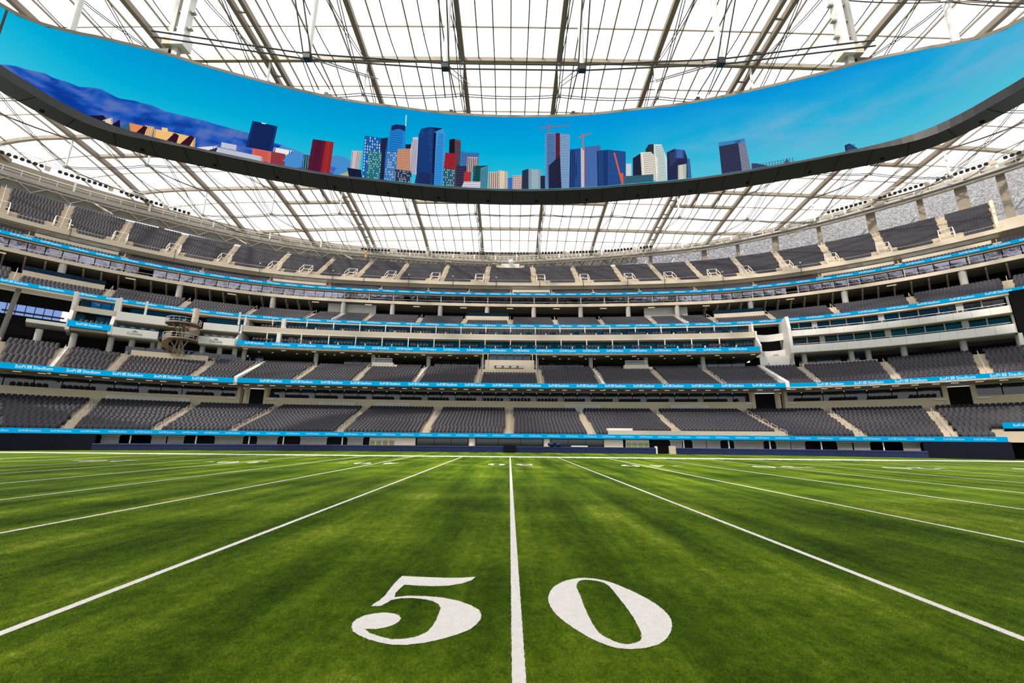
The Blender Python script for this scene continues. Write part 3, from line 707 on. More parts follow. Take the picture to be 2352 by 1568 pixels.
for t, lb in ((-45.95, -.25), (43.95, .25)):
    fix(obj('end_wall', MB().sweep([(11.4, 17.6), (11.4, 19.0), (13.4, 20.9), (13.4, 22.2), (15, 22.3), (15.2, 24.2), (19, 24.2), (19, 17.6)], min(t, t+lb), max(t, t+lb), .3), 'white', cs2))
band('end_pier', 'white', -41.25, -40.75, 12.6, 13.3, 18.9, 20.95, cs2); band('end_pier', 'white', -41.25, -40.75, 14.2, 15, 22.1, 24.2, cs2)

# ------------------------------------------------------------------ right corner suites with white panel fronts
rs = empty('wall_suites_right', P(58, 12, 17), **ST)
n = 14
for z0, z1, d in ((17.36, 18.66, 11.5), (20.38, 21.45, 11.6)):
    for i in range(n):
        a, b = 48.1+21.3*i/n, 48.1+21.3*(i+1)/n
        fix(obj('white_panel', MB().sweep([(d, z0), (d, z1), (d+.25, z1), (d+.25, z0)], a+.008, b-.008, .8), 'white', rs))
band('floor_slab', 'white', 48.1, 69.4, 11.6, 16, 17.3, 17.4, rs); band('floor_slab', 'concrete', 48.1, 69.4, 11.8, 16, 20.3, 20.4, rs)
for z0, z1 in ((18.4, 20.3), (21.3, 24.2)):
    for i in range(12):
        a, b = 48.4+20.8*i/12, 48.4+20.8*(i+1)/12
        dg_ = 13.3 if z0 < 20 else 18.0
        band('pane', 'glassb' if (i*5+int(z0)) % 3 == 0 else 'glass', a+.05, b-.05, dg_, dg_+.05, z0, z1, rs)
        put('mullion', bmesh_box(.16, .25, z1-z0, 'mullion'), 'grey', a, dg_-.2, z0, rs)
    obj('balcony_rail', MB().tube([P(48.4+20.8*i/20, 11.9, z0+.55) for i in range(21)], .04, 4), 'wsteel', rs)
for i in (2, 6, 10): band('pier', 'colm', 48.4+20.8*i/12-.3, 48.4+20.8*i/12+.3, 12.9, 13.3, 17.4, 20.3, rs); band('pier', 'colm', 48.4+20.8*i/12-.3, 48.4+20.8*i/12+.3, 17.4, 17.8, 20.4, 24.2, rs)
fix(obj('end_fin', MB().sweep([(11.4, 17.3), (11.4, 22.0), (12.2, 24.3), (18, 24.3), (18, 15.5), (13.5, 15.5)], 47.75, 48.15, .4), 'white', rs))
fix(obj('end_fin', MB().sweep([(11.6, 17.3), (11.6, 18.7), (13.2, 18.8), (13.2, 20.3), (11.7, 20.4), (11.7, 21.5), (17, 22.5), (17, 24.3), (18, 24.3), (18, 17.3)], 69.3, 69.5, .4), 'colm', rs))
band('end_recess', 'dark', 69.6, 73, 15.5, 15.8, 14.9, 24.4, rs)
band('back_wall', 'dark', 44, 73, 19, 19.3, 15, 24.3, rs)
# recess between the blocks: curved white bridges
for z0, z1 in ((20.6, 21.95), (17.4, 18.7)):
    fix(obj('bridge_front', MB().sweep(lambda t, z0=z0, z1=z1: [(15.0+1.3*math.sin((t-44)/4*math.pi), z0), (15.0+1.3*math.sin((t-44)/4*math.pi), z1), (15.4+1.3*math.sin((t-44)/4*math.pi), z1), (15.4+1.3*math.sin((t-44)/4*math.pi), z0)], 44.1, 47.8, .35), 'white', rs))
band('lower_front', 'white', 44.2, 48.4, 13.5, 13.8, 15.0, 17.2, rs)
put('utility_box', MB().box(-.7, .7, -.3, .3, 0, .9).mesh('utility_box'), 'white', 45.6, 12.6, 14.9, None, category='cabinet', label='small white cabinet below the curved white bridges')
for i, t in enumerate((49.6, 54.8, 60, 65.2, 69.5)): put('column', col, 'colm', t, 13.6, 14.6, cc)

# ------------------------------------------------------------------ left corner suites, sign balconies, spiral stair
ls = empty('wall_suites_left', P(-58, 12, 17), **ST)
for t in (-63.55, -59.75): fix(obj('side_fin', MB().sweep([(11.4, 17.7), (11.4, 19.4), (12.6, 21.1), (12.6, 24.2), (17, 24.2), (17, 17.7)], t-.18, t+.18, .4), 'white', ls))
band('floor_slab', 'soffit', -63.6, -59.6, 11.6, 17, 17.75, 18.2, ls); band('mid_front', 'fascia', -63.5, -59.6, 12.5, 12.8, 21.0, 21.9, ls)
for i in range(4):
    a, b = -63.3+i*.9, -63.3+(i+1)*.9
    band('pane', 'glassb' if i != 1 else 'dark', a+.03, b-.03, 14.4, 14.45, 18.3, 21.0, ls)
    band('pane', 'glassr' if i else 'glass', a+.03, b-.03, 17.6, 17.65, 21.9, 24.2, ls)
def sign(t, d, z, size, parent):
    m_ = text_mesh('Corona', size, .01); m_.transform(Matrix.Rotation(math.pi/2, 4, 'X'))
    put('sign_lettering', m_, 'sign', t, d, z, parent)
    cr = MB(); hx = size*.42
    for i in range(5):
        x = -hx+i*hx/2; cr.box(x-.07, x+.07, -.01, .01, size*.82, size*(1.02+.12*(2-abs(i-2))))
    cr.box(-hx, hx, -.012, .012, size*.78, size*.86)
    put('sign_crown', cr.mesh('sign_crown'), 'sign', t, d, z, parent)
for a, b, lb in ((-59.5, -54.9, 0), (-50.5, -46.1, 1)):
    band('sign_balcony', 'white', a, b, 10.9, 11.2, 17.65, 18.95, ls); band('balcony_floor', 'white', a, b, 11.2, 16, 17.55, 17.8, ls)
    sign((a+b)/2-.1, 10.86, 17.95, .62, ls)
    band('glass_rail', 'clear', a, b, 11.0, 11.03, 18.95, 19.5, ls)
    n = 4
    for i in range(n): band('pane', 'glassb', a+(b-a)*i/n+.03, a+(b-a)*(i+1)/n-.03, 14.6, 14.65, 18.0, 20.3, ls)
    tb2 = MB().cyl((0, 0), .35, .72, .77, 10); tb2.cyl((0, 0), .04, 0, .72, 6)
    for i in range(4): put('bar_table', tb2.mesh('bar_table'), 'white', a+.8+i*(b-a-1.2)/3.4, 12.0, 18.6, None, category='table', label='%s white bar table on the %s sign balcony' % (ORD[i], 'right' if lb else 'left'))
band('upper_white_front', 'white', -59.5, -54.2, 11.6, 11.9, 20.3, 21.75, ls); band('upper_white_front', 'white', -50.3, -46.0, 11.6, 11.9, 20.3, 21.6, ls)
band('upper_deck_floor', 'concrete', -59.5, -46, 11.9, 17, 20.2, 20.4, ls)
band('upper_glass', 'glass', -58.8, -53, 18, 18.05, 21, 24.2, ls); band('upper_glass', 'glassb', -51, -46.2, 18, 18.05, 21, 24.2, ls)
for t in (-59.4, -56.8, -46.2): put('suite_post', bmesh_box(.3, .3, 2.4, 'corner_post'), 'white', t, 12.0, 21.8, ls)
band('back_wall', 'dark', -63.6, -45.9, 19, 19.3, 14.5, 24.3, ls)
for t in (-62.9, -59.6, -57.6, -54.8, -50.2, -48.2, -46.4): put('column', col, 'colm', t, 13.3, 14.6, cc)
for i in range(6): band('pane', 'glassb' if i % 2 else 'glass', -58+i*2, -56.1+i*2, 12.2, 12.25, 14.9, 16.2, ls)
# spiral stair
ss = empty('spiral_stair', P(-52.2, 9.6, 15.2), category='stair', label='bronze spiral stair winding between the two sign balconies')
def ring(z, r0, r1, a0, a1, th, name, cx=-52.2, cy=9.6, mat='bronze'):
    mb = MB(); n = 16; c = Vector(P(cx, cy, 0)); h0 = -ang(cx)
    for i in range(n+1):
        a = h0+math.radians(a0+(a1-a0)*i/n); e = Vector((math.cos(a), math.sin(a), 0)); zz = z if not isinstance(z, tuple) else z[0]+(z[1]-z[0])*i/n
        for r in (r0, r1):
            for q in (0, th): mb.v.append(tuple(c+e*r+Vector((0, 0, zz+q))))
    for i in range(n):
        b = i*4
        for k, l in ((0, 1), (1, 3), (3, 2), (2, 0)): mb.f.append((b+k, b+l, b+4+l, b+4+k))
    mb.f += [(0, 1, 3, 2), (n*4, n*4+2, n*4+3, n*4+1)]
    return fix(obj(name, mb, mat, ss))
for z in (20.25, 17.55):
    ring(z, .4, 2.5, 150, 400, .25, 'landing'); ring(z+.95, 2.45, 2.52, 150, 400, .06, 'hand_rail', mat='rail'); ring(z+.5, 2.46, 2.51, 150, 400, .04, 'mid_rail', mat='rail')
    for k in range(14):
        a = -ang(-52.2)+math.radians(150+250*k/13); c = Vector(P(-52.2, 9.6, 0))+Vector((math.cos(a), math.sin(a), 0))*2.48
        obj('baluster', MB().tube([(c.x, c.y, z+.2), (c.x, c.y, z+.98)], .03, 4), 'rail', ss)
ring((17.7, 20.3), 1.5, 2.4, -70, 95, .25, 'flight'); ring((17.7, 20.4), 2.36, 2.44, -70, 95, 1.05, 'flight_wall')
ring((15.0, 17.6), 1.5, 2.4, 80, 250, .25, 'flight'); ring((15.0, 17.7), 2.36, 2.44, 80, 250, 1.0, 'flight_wall')
for z in (15.0, 17.8):
    for a, b in ((-1.5, .3), (1.5, -.3), (-.2, -1.1), (.4, 1.2)): obj('brace', MB().tube([P(-52.2+b*.6, 9.6, z), P(-52.2+a*.7, 8.6, z+2.5)], .11, 6), 'bronze', ss)
obj('core_column', MB().cyl(P(-52.2, 9.6, 0), .22, 14.9, 21.3), 'bronze', ss)
obj('core_column', MB().cyl(P(-51.6, 13.2, 0), .5, 20.4, 24.3), 'fascia', ls)
# open corner at far left: slab, column, strip window to the outside
lc = empty('wall_corner_left', P(-67, 20, 15), **ST)
band('bridge_slab', 'white', -67.0, -63.7, 13.6, 18, 18.4, 18.95, lc)
band('inner_wall', 'dark', -73, -63.6, 40, 40.2, 12, 24.0, lc); band('inner_wall_top', 'dark', -73, -63.6, 40, 40.2, 26.1, 33, lc)
for i in range(8):
    a = -70.2+i*.62; band('pane', 'tint', a+.02, a+.60, 40.0, 40.05, 24.0, 26.1, lc)
    put('mullion', bmesh_box(.12, .12, 2.1, 'mullion'), 'black', a, 39.9, 24.0, lc)
band('inner_beam', 'black', -69.2, -65.0, 39.8, 40.0, 24.45, 24.75, lc)
obj('leaning_column', MB().tube([P(-68.6, 15, 14.0), P(-68.2, 18, 24.6)], .32, 10), 'floor_d', lc)
# ------------------------------------------------------------------ third tier back, fourth tier glass, upper fascia
t3 = empty('wall_third_tier', (0, 105, 28), **ST)
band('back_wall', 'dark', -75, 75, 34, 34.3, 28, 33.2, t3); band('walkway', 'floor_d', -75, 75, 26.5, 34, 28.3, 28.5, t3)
col3 = MB().cyl((0, 0), .55, 0, 4.4).mesh('column')
for k in range(-7, 8):
    t = -4.6+10.2*k
    if -72 < t < 72: put('column', col3, 'colm', t, 29.6, 28.5, t3)
bar = MB().box(-.75, .75, -.12, .12, 0, .16).mesh('strip_light')
for k in range(-7, 7): put('strip_light', bar, 'lampglow', .4+10.1*k, 28.6, 32.25, t3)
fin = MB().hexa([(-.12, 0, 0), (.12, 0, 0), (.12, 3.2, -1.6), (-.12, 3.2, -1.6), (-.12, 0, .5), (.12, 0, .5), (.12, 3.2, .5), (-.12, 3.2, .5)]).mesh('bracket')
for k in range(24):
    for sg in (-1, 1):
        if 41+k*1.45 < 73: put('bracket', fin, 'soffit', sg*(41+k*1.45), 29.6, 32.4, t3)
band('white_room', 'colm', -38.5, -28.6, 30.4, 30.7, 28.6, 32.8, t3); band('white_room', 'colm', 29.5, 38.5, 30.4, 30.7, 28.6, 32.8, t3)  # room fronts coloured grey to carry the shade of the recess
for a, b in ((-8.6, .2), (-68.4, -61.9), (40.7, 47.0)):
    band('platform_wall', 'fascia', a, b, 22.5, 22.75, 26.6, 28.55, t3); band('platform_glass', 'glassb', a, b, 23.4, 23.45, 28.55, 29.6, t3)
for a, b in ((-34.05, .10), (35.1, .10)):
    d0, z0, tr, ri, n_ = TIERS['loge'][:5]
    q = [P(a-b, d0-.5, z0-.3), P(a+b, d0-.5, z0-.3), P(a+b, d0+n_*tr, z0+(n_-1)*ri-.3), P(a-b, d0+n_*tr, z0+(n_-1)*ri-.3)]; q += [(x, y, z+1.1) for x, y, z in q]
    obj('stair_wall', MB().hexa(q), 'white', t3)
fc = empty('wall_fourth_tier', (0, 106, 33), **ST)
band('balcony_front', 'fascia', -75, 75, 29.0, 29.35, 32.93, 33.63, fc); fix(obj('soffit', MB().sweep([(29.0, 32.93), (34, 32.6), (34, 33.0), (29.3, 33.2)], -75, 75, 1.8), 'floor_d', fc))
obj('balcony_rail', MB().tube([P(-75+k*1.5, 29.15, 34.15) for k in range(101)], .035, 4), 'rail', fc)
n = 118
for i in range(n):
    a, b = -75+150*i/n, -75+150*(i+1)/n
    if i % 29 == 12: continue
    band('pane', 'glassr', a+.04, b-.04, 31.0, 31.05, 33.6, 36.2, fc, step=2)
k = -15
while .6+5.15*k < 75:
    if .6+5.15*k > -75: put('mullion', bmesh_box(.2, .3, 2.7, 'mullion'), 'grey', .6+5.15*k, 30.85, 33.6, fc)
    k += 1
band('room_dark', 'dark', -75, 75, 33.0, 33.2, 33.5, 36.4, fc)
band('head_beam', 'fascia', -75, 75, 30.7, 33, 36.1, 36.27, fc)
t4 = empty('wall_upper_tier', (0, 110, 38), **ST)
band('back_wall', 'soffit', -75, 75, 36.6, 36.8, 38, 40.6, t4)
for a, b in ((-60.9, -54.4), (-53.6, -47), (-38.8, -28.8), (-18, -9.3), (10.2, 18.7), (19.5, 28.9), (29.8, 39.8), (47.9, 54.3)): band('window_band', 'glassr', a, b, 36.3, 36.35, 38.9, 40.1, t4)
for a, b in ((.9, 9.4), (-68.4, -61.9), (-46.2, -39.6), (54.9, 61.8), (62.5, 69.4)): band('platform_wall', 'fascia', a, b, 33.0, 33.3, 37.2, 38.7, t4); band('platform_glass', 'clear', a, b, 33.1, 33.13, 38.9, 39.6, t4)
band('deck_front', 'fascia', -75, 70.2, 33.9, 34.4, 40.16, 41.0, t4); fix(obj('deck_soffit', MB().sweep([(33.9, 40.16), (38.0, 39.9), (38, 40.4), (34.3, 40.4)], -75, 75, 1.8), 'steel_d', t4))
band('deck_front', 'fascia', 70.2, 75, 34.6, 35.2, 40.16, 42.6, t4)
rm = MB().tube([P(-75+k*1.5, 34.15, 41.75) for k in range(98)], .03, 4)
obj('front_rail', rm, 'rail', t4)
pl = MB().cyl((0, 0), .06, 0, 3.2, 6); 
plm = pl.mesh('pole'); cap = MB().cyl((0, 0), .16, 3.2, 3.45, 8).mesh('lamp_head')
for i, k in enumerate(range(-7, 7)):
    t = -2.8+9.9*k if abs(k) < 4 else math.copysign(37+ (abs(k)-4)*9.0, k)-2
    e = empty('rail_lamp', P(t, 33.75, 39.0), category='lamp', group='thin lamp poles on the upper deck front', label='thin dark pole with white tip, %s from left on the upper deck front' % ORD[i])
    link('pole', plm, 'black', e, True); link('lamp_head', cap, 'white', e, True)
# stair portals of the upper deck
d0, z0, tr, ri, n_ = TIERS['upper'][:5]
wallp = MB()
for i, a in enumerate(AISLES['upper']):
    sc_ = R1/(R1+36) if abs(a) < L1 else R2/(R2+36)
    c = a+portal_off(a)
    e = empty('stair_portal', P(c, 36, 40.6), -ang(c), category='portal', group='stair portals of the upper deck', label='pale stair portal with white rails, %s from left on the upper deck' % ORD[i])
    sl = ri/tr; zt_ = lambda y: max(0., (y+1.)*sl)       # terrace height at local y
    obj('front_wall', MB().box(-1.15, 1.15, -.62, -.42, -.4, 1.25), 'fascia', e, **LOC)
    for sx in (-1, 1):
        x0, x1 = min(sx*.98, sx*1.18), max(sx*.98, sx*1.18)
        obj('side_wall', MB().hexa([(x0, -.6, -.4), (x1, -.6, -.4), (x1, 3.6, -.4), (x0, 3.6, -.4), (x0, -.6, 1.25), (x1, -.6, 1.25), (x1, 3.6, zt_(3.6)+.75), (x0, 3.6, zt_(3.6)+.75)]), 'fascia', e, **LOC)
        st = MB()
        for k in range(7): st.box(min(sx*1.2, sx*2.2), max(sx*1.2, sx*2.2), -.6+.6*k, .02+.6*k, -.4, zt_(-.6+.6*k)+.32)
        obj('steps', st, 'step', e, **LOC)
        obj('rail', MB().tube([(sx*1.08, -.5, 1.2), (sx*1.08, -.5, 2.15), (sx*1.08, 3.5, zt_(3.5)+1.75), (sx*1.08, 3.5, zt_(3.5)+.7)], .075, 5), 'wsteel', e, **LOC)
    obj('back_wall', MB().box(-1.0, 1.0, 3.4, 3.6, -.4, zt_(3.6)+.7), 'fascia', e, **LOC)
    obj('rail', MB().tube([(-1.08, 3.5, zt_(3.5)+1.75), (1.08, 3.5, zt_(3.5)+1.75)], .06, 5), 'wsteel', e, **LOC)
# end wall of the upper deck at right
q = [P(69.95, d0-.7, z0-.6), P(70.2, d0-.7, z0-.6), P(70.2, d0+n_*tr, z0+(n_-1)*ri), P(69.95, d0+n_*tr, z0+(n_-1)*ri)]; q += [(x, y, z+1.5) for x, y, z in q]
obj('end_wall', MB().hexa(q), 'step', t4)
# white control box and dome above the centre of the upper deck
cb = empty('control_box', P(.35, 52, 51.6), category='booth', label='white control box with side wings at the top of the upper deck centre')
band('body', 'white', -2.0, 2.6, 51.0, 53.2, 51.6, 53.6, cb); band('wing', 'step', -3.3, -2.0, 51.3, 52.5, 52.0, 53.2, cb); band('wing', 'step', 2.6, 3.9, 51.3, 52.5, 52.0, 53.2, cb)
dm = bpy.data.meshes.new('dome'); bm = bmesh.new(); bmesh.ops.create_uvsphere(bm, u_segments=20, v_segments=12, radius=.85)
for f in bm.faces: f.smooth = True
bm.to_mesh(dm); bm.free()
e = empty('radar_dome', P(.5, 53.4, 54.6), category='dome', label='white round dome above the control box at top centre')
o = link('dome', dm, 'white', e, True); o.location = (0, 0, .6); obj('stand', MB().cyl((0, 0), .3, -1.0, .1), 'grey', e, **LOC)
# ------------------------------------------------------------------ roof
def ipl(tab, t):
    xs = [a for a, _ in tab]; return float(np.interp(t, xs, [b for _, b in tab]))
ZRIM = [(-110, 66.5), (-72, 64.2), (-56, 64.2), (-40, 63.4), (0, 63.0), (36, 64.2), (45, 65.2), (50, 66.8), (60, 67.9), (72, 67.2), (110, 67.5)]
ZCAT = [(-110, 62), (-72, 60.8), (-60, 61.6), (-44, 60.9), (0, 59.8), (38, 62.3), (45, 62.8), (52.5, 64.0), (62, 65.0), (72, 65.4), (110, 65.5)]
YC = 24.9; DR = 66.
def roof_td(x, y): return td_of(x, YC+abs(y-YC))
def roof_z(x, y):
    t, d = roof_td(x, y); z = 74.56-.00074*(y-YC)**2-.0002*x*x
    if y > YC and d > 54:
        u = min(1., (d-54)/(DR-54)); u = u*u; z = (1-u)*z+u*(.35*z+.65*ipl(ZRIM, t))
    return z
def inside(x, y, m=0.): return roof_td(x, y)[1] < DR-m
B = 18.3; XC = -.55; c_h = B/3
rim = [ (t, P(t, DR, 0)) for t in np.linspace(-99, 99, 130)]
ceil_ = empty('ceiling', (0, YC, 70), **ST)
obj('edge_beam', MB().beam([(p_[0], p_[1], ipl(ZRIM, t)+.6) for t, p_ in rim], 1.0, 1.6), 'steel', ceil_)
def along_y(x):
    ys = [y for y in np.arange(-88, 150, 3.05) if inside(x, y)]
    # reach the edge beam
    y = ys[-1]
    while inside(x, y+.25): y += .25
    ys.append(y); return [(x, yy, roof_z(x, yy)-.15) for yy in ys]
def along_x(y):
    xs = [x for x in np.arange(-150, 150.1, 3.05) if inside(x, y)]
    if len(xs) < 2: return None
    return [(x, y, roof_z(x, y)-.15) for x in xs]
YB0 = 73.68-6*B
xs_main = [XC+B*(k+.5) for k in range(-7, 7)]
ys_main = [YB0+B*k for k in range(0, 11)]
for x in xs_main:
    dbl = abs(abs(x-XC)-2.5*B) < .1
    pts = along_y(x)
    if len(pts) < 3: continue
    if dbl:
        for e in (-.95, .95): obj('main_beam', MB().beam([(q[0]+e, q[1], q[2]) for q in pts], .7, 1.1), 'steel_d', ceil_)
        for q in pts[::2]: obj('beam_tie', MB().box(q[0]-.6, q[0]+.6, q[1]-.12, q[1]+.12, q[2]-1.2, q[2]-.9), 'steel_d', ceil_)
    else: obj('main_beam', MB().beam(pts, .85, 1.05), 'steel_d', ceil_)
for y in ys_main:
    pts = along_x(y)
    if pts: obj('cross_beam', MB().beam(pts, .65, .85), 'steel', ceil_)
for k in range(-22, 22):
    x = XC+B/6+B/3*k+ (B/6)
    if min(abs(x-m) for m in xs_main) < 1: continue
    if abs(x) > 132: continue
    pts = along_y(x)
    if len(pts) > 3: obj('purlin', MB().beam(pts, .22, .32), 'steel', ceil_)
for k in range(0, 36):
    y = YB0+B/3*k
    if min(abs(y-m) for m in ys_main) < 1: continue
    pts = along_x(y)
    if pts: obj('purlin', MB().beam(pts, .16, .24), 'steel', ceil_)
# roof hatches: heavier frames in every other bay
for k in (-5, -3, -1, 1, 3, 5):
    xa, xb = XC+B*(k-.5), XC+B*(k+.5); yh = 110.28+c_h*1
    if not (inside(xa, yh, 6) and inside(xb, yh, 6)): yh = 91.98+c_h
    if not (inside(xa, yh, 2) and inside(xb, yh, 2)): continue
    obj('hatch_beam', MB().beam([(x, yh, roof_z(x, yh)-.2) for x in np.linspace(xa+.4, xb-.4, 5)], .8, .7), 'steel', ceil_)
    for u in (1/3, 2/3):
        x = xa+(xb-xa)*u; obj('hatch_beam', MB().beam([(x, y, roof_z(x, y)-.2) for y in np.linspace(yh-2*c_h, yh, 5)], .65, .8), 'steel_d', ceil_)
# film panels between the beams
c_ = B/3
cells = []
for i in range(-24, 24):
    for j in range(0, 36):
        x, y = XC+B/2+c_*i, YB0+c_*j
        cn = [(x, y), (x+c_, y), (x+c_, y+c_), (x, y+c_)]
        ins = sum(inside(*q) for q in cn)
        if ins: cells.append((i, j, cn, ins))
sel = []
for n_, (i, j, cn, ins) in enumerate(cells):
    if ins < 4: continue
    cx, cy = cn[0][0]+c_/2, cn[0][1]+c_/2; X, Yp, Z = px_of((cx, cy, roof_z(cx, cy)))
    if Z > 10 and -40 < X < 2392 and -60 < Yp < 640: sel.append((Z, n_))
sel.sort(); pick = {n_ for _, n_ in sel[:300]}
pm = MB(); h_ = c_/2-.05
pm.v = [(-h_, -h_, 0), (h_, -h_, 0), (h_, h_, 0), (-h_, h_, 0), (0, 0, .22), (0, -h_, .06), (h_, 0, .06), (0, h_, .06), (-h_, 0, .06)]
pm.f = [(0, 5, 4, 8), (5, 1, 6, 4), (4, 6, 2, 7), (8, 4, 7, 3)]
pmesh = pm.mesh('film_panel'); pmesh.materials.append(MAT['film'])
rest_p = MB()
for n_, (i, j, cn, ins) in enumerate(cells):
    if n_ in pick:
        cx, cy = cn[0][0]+c_/2, cn[0][1]+c_/2; e = c_/2
        zx = (roof_z(cx+e, cy)-roof_z(cx-e, cy))/(2*e); zy = (roof_z(cx, cy+e)-roof_z(cx, cy-e))/(2*e)
        vx = Vector((1, 0, zx)).normalized(); nz_ = vx.cross(Vector((0, 1, zy))).normalized(); vy = nz_.cross(vx)
        o = link('film_panel', pmesh, None, ceil_, True); o.matrix_local = Matrix.Translation(Vector((cx, cy, roof_z(cx, cy)+.05))-Vector((0, YC, 70))) @ Matrix((vx, vy, nz_)).transposed().to_4x4()
    else:
        q = []
        for x, y in cn:
            if not inside(x, y):
                t, d = roof_td(x, y); px, py, _ = P(max(-115, min(115, t)), DR-.05, 0)
                if y < YC: py = 2*YC-py
                if abs(px) > 139 or C2[1] > YC+abs(y-YC): px, py = math.copysign(C2[0]+R2+DR-.05, x)+X0, y
                x, y = px, py
            q.append((x, y, roof_z(x, y)+.05))
        rest_p.add(q, [(0, 1, 2, 3)])
obj('film_panels_remaining', rest_p, 'film', ceil_, kind='stuff')
# under-slung cables and flying struts
net = empty('cable_net', (0, YC, 66), category='cables', label='net of dark cables and short white struts hung under the roof')
def nlink(name, mb, mat): return obj(name, mb, mat, net)
def up_ok(x, y): return y > 30 and inside(x, y, 13)
for x in xs_main:
    for j, y in enumerate(ys_main):
        if not up_ok(x, y): continue
        zr = roof_z(x, y); z = zr-8.4
        nlink('strut', MB().cyl((x, y), .20, z, zr-1.2, 10), 'wsteel'); nlink('strut_foot', MB().box(x-.35, x+.35, y-.35, y+.35, z-.25, z+.15), 'grey')
        for sx in (-1, 1):
            x2 = x+sx*B
            if up_ok(x2, y) and sx > 0:
                for e in (-.28, .28):
                    nlink('cable', MB().tube([(x+(x2-x)*k/6, y+e, z-.1+(roof_z(x2, y)-8.4-z)*k/6-.5*(1-(k/3-1)**2)) for k in range(7)], .10, 4), 'cable')
        for sy in (-1, 1):
            y2 = y+sy*B
            ze = roof_z(x, y2)-1.4 if inside(x, y2, 1) else None
            if ze is None:
                y2 = y; 
                while inside(x, y2+.5*sy, 1): y2 += .5*sy
                ze = roof_z(x, y2)-2.5
            for e in (-.22, .22): nlink('cable', MB().tube([(x+e, y+(y2-y)*k/5, z+(ze-z)*(k/5)**1.35) for k in range(6)], .085, 4), 'cable')
for k in range(-18, 18):
    x = XC+B/2+c_*k
    if min(abs(x-m) for m in xs_main) < 1: continue
    for j in range(len(ys_main)-1):
        ya, yb = ys_main[j], ys_main[j+1]
        if yb < 40 or not inside(x, ya, 1): continue
        if not inside(x, yb, 1):
            yb = ya
            while inside(x, yb+.5, .8): yb += .5
            if yb-ya < 5: continue
        za, zb = roof_z(x, ya)-1., roof_z(x, yb)-1.
        pts = [(x, ya+(yb-ya)*u/8, za+(zb-za)*u/8-1.7*(1-(u/4-1)**2)) for u in range(9)]
        nlink('cable', MB().tube(pts, .10, 4), 'cable')
        for u in (8/3, 16/3):
            y = ya+(yb-ya)*u/8; nlink('hanger', MB().tube([(x, y, za+(zb-za)*u/8-1.7*(1-(u/4-1)**2)), (x, y, roof_z(x, y)-.3)], .05, 4), 'grey')
# long white masts with the ring cable carrying the video board
masts = empty('mast_cable', (0, 54, 50), category='cables', label='pair of dark ring cables joining long white masts above the video board')
def mlink(name, mb, mat): return obj(name, mb, mat, masts)
MX = [(-45.4, 50.0), (-27.2, 53.0), (-9.2, 54.2), (9.2, 54.2), (27.4, 53.0), (45.4, 50.0)]
for x, y in MX[1:-1]:
    mlink('mast', MB().cyl((x, y), .36, 50.9, roof_z(x, y)-.6, 12, .42), 'wsteel'); mlink('mast_foot', MB().box(x-.45, x+.45, y-.4, y+.4, 50.1, 51.0), 'black')
    for e in (-.5, .5):
        mlink('hanger_cable', MB().tube([(x+e, y, 50.4), (x+e*1.6, y+5.2, 50.4)], .09, 4), 'cable')
        mlink('stay_cable', MB().tube([(x+e, y, 50.4), (x+e, y-16, roof_z(x, y-16)-1)], .10, 4), 'cable')
        mlink('stay_cable', MB().tube([(x+e, y, 50.6), (x+e, y+24, roof_z(x, y+24)-1.5)], .09, 4), 'cable')
for x, y in ((-63.0, 56.), (63.5, 56.)): mlink('mast', MB().cyl((x, y), .42, 46.0, roof_z(x, y)-.6, 12), 'wsteel'); mlink('mast_foot', MB().box(x-.45, x+.45, y-.4, y+.4, 45.2, 46.1), 'black')
for dz in (0, .85): mlink('ring_cable', MB().tube([(x, y, 50.2+dz) for x, y in MX], .11, 5), 'cable')

# ------------------------------------------------------------------ video board ring
HALFB = [(0, 62.7), (10, 62.15), (18.2, 60.85), (25, 59.6), (32.3, 57.4), (40.2, 54.4), (44.5, 52.4), (47.3, 50.7), (49.1, 48.8), (50.2, 46.6), (50.8, 44.3), (51.3, 42.0), (51.8, 38), (52, 31), (52, 24.4)]
pl_ = np.array([(-x, y) for x, y in HALFB[::-1]]+HALFB[1:], float)
def dens(pl, n=6):
    o = []; m = len(pl)
    for i in range(m-1):
        p0, p1, p2, p3 = pl[max(i-1, 0)], pl[i], pl[i+1], pl[min(i+2, m-1)]
        for k in range(n):
            t = k/n; o.append(.5*((2*p1)+(p2-p0)*t+(2*p0-5*p1+4*p2-p3)*t*t+(3*p1-p0-3*p2+p3)*t**3))
    o.append(pl[-1]); return np.array(o)
BD = dens(pl_); BU = np.r_[0, np.cumsum(np.linalg.norm(np.diff(BD, axis=0), axis=1))]; BU -= BU[-1]/2
ZTOP = [(0, 50.0), (46, 49.7), (48, 49.5), (49.4, 49.2), (50.7, 48.7), (52, 48.1), (53.2, 47.4), (54.4, 46.5), (55.6, 45.7), (56.8, 44.8), (59, 43.7), (62, 43.0), (66, 42.8), (80, 42.8)]
ZBOT = 37.6
def bxy(u): return np.interp(u, BU, BD[:, 0]), np.interp(u, BU, BD[:, 1])
def bn(u):      # unit normal towards the field centre
    x0, y0 = bxy(u-.4); x1, y1 = bxy(u+.4); l = math.hypot(x1-x0, y1-y0); return ((y1-y0)/l, -(x1-x0)/l)
def bp(u, z, off=0.):
    x, y = bxy(u); n = bn(u); return (float(x+n[0]*off), float(y+n[1]*off), z)
vb = empty('video_board', (0, 24.4, ZBOT), category='video board', label='huge oval video board showing a city skyline, hung under the roof')
def vlink(name, mb, mat, **kw): return obj(name, mb, mat, vb, **kw)
US = np.linspace(BU[0]+.05, BU[-1]-.05, 150)
def mirror(v): return (v[0], 48.8-v[1], v[2])
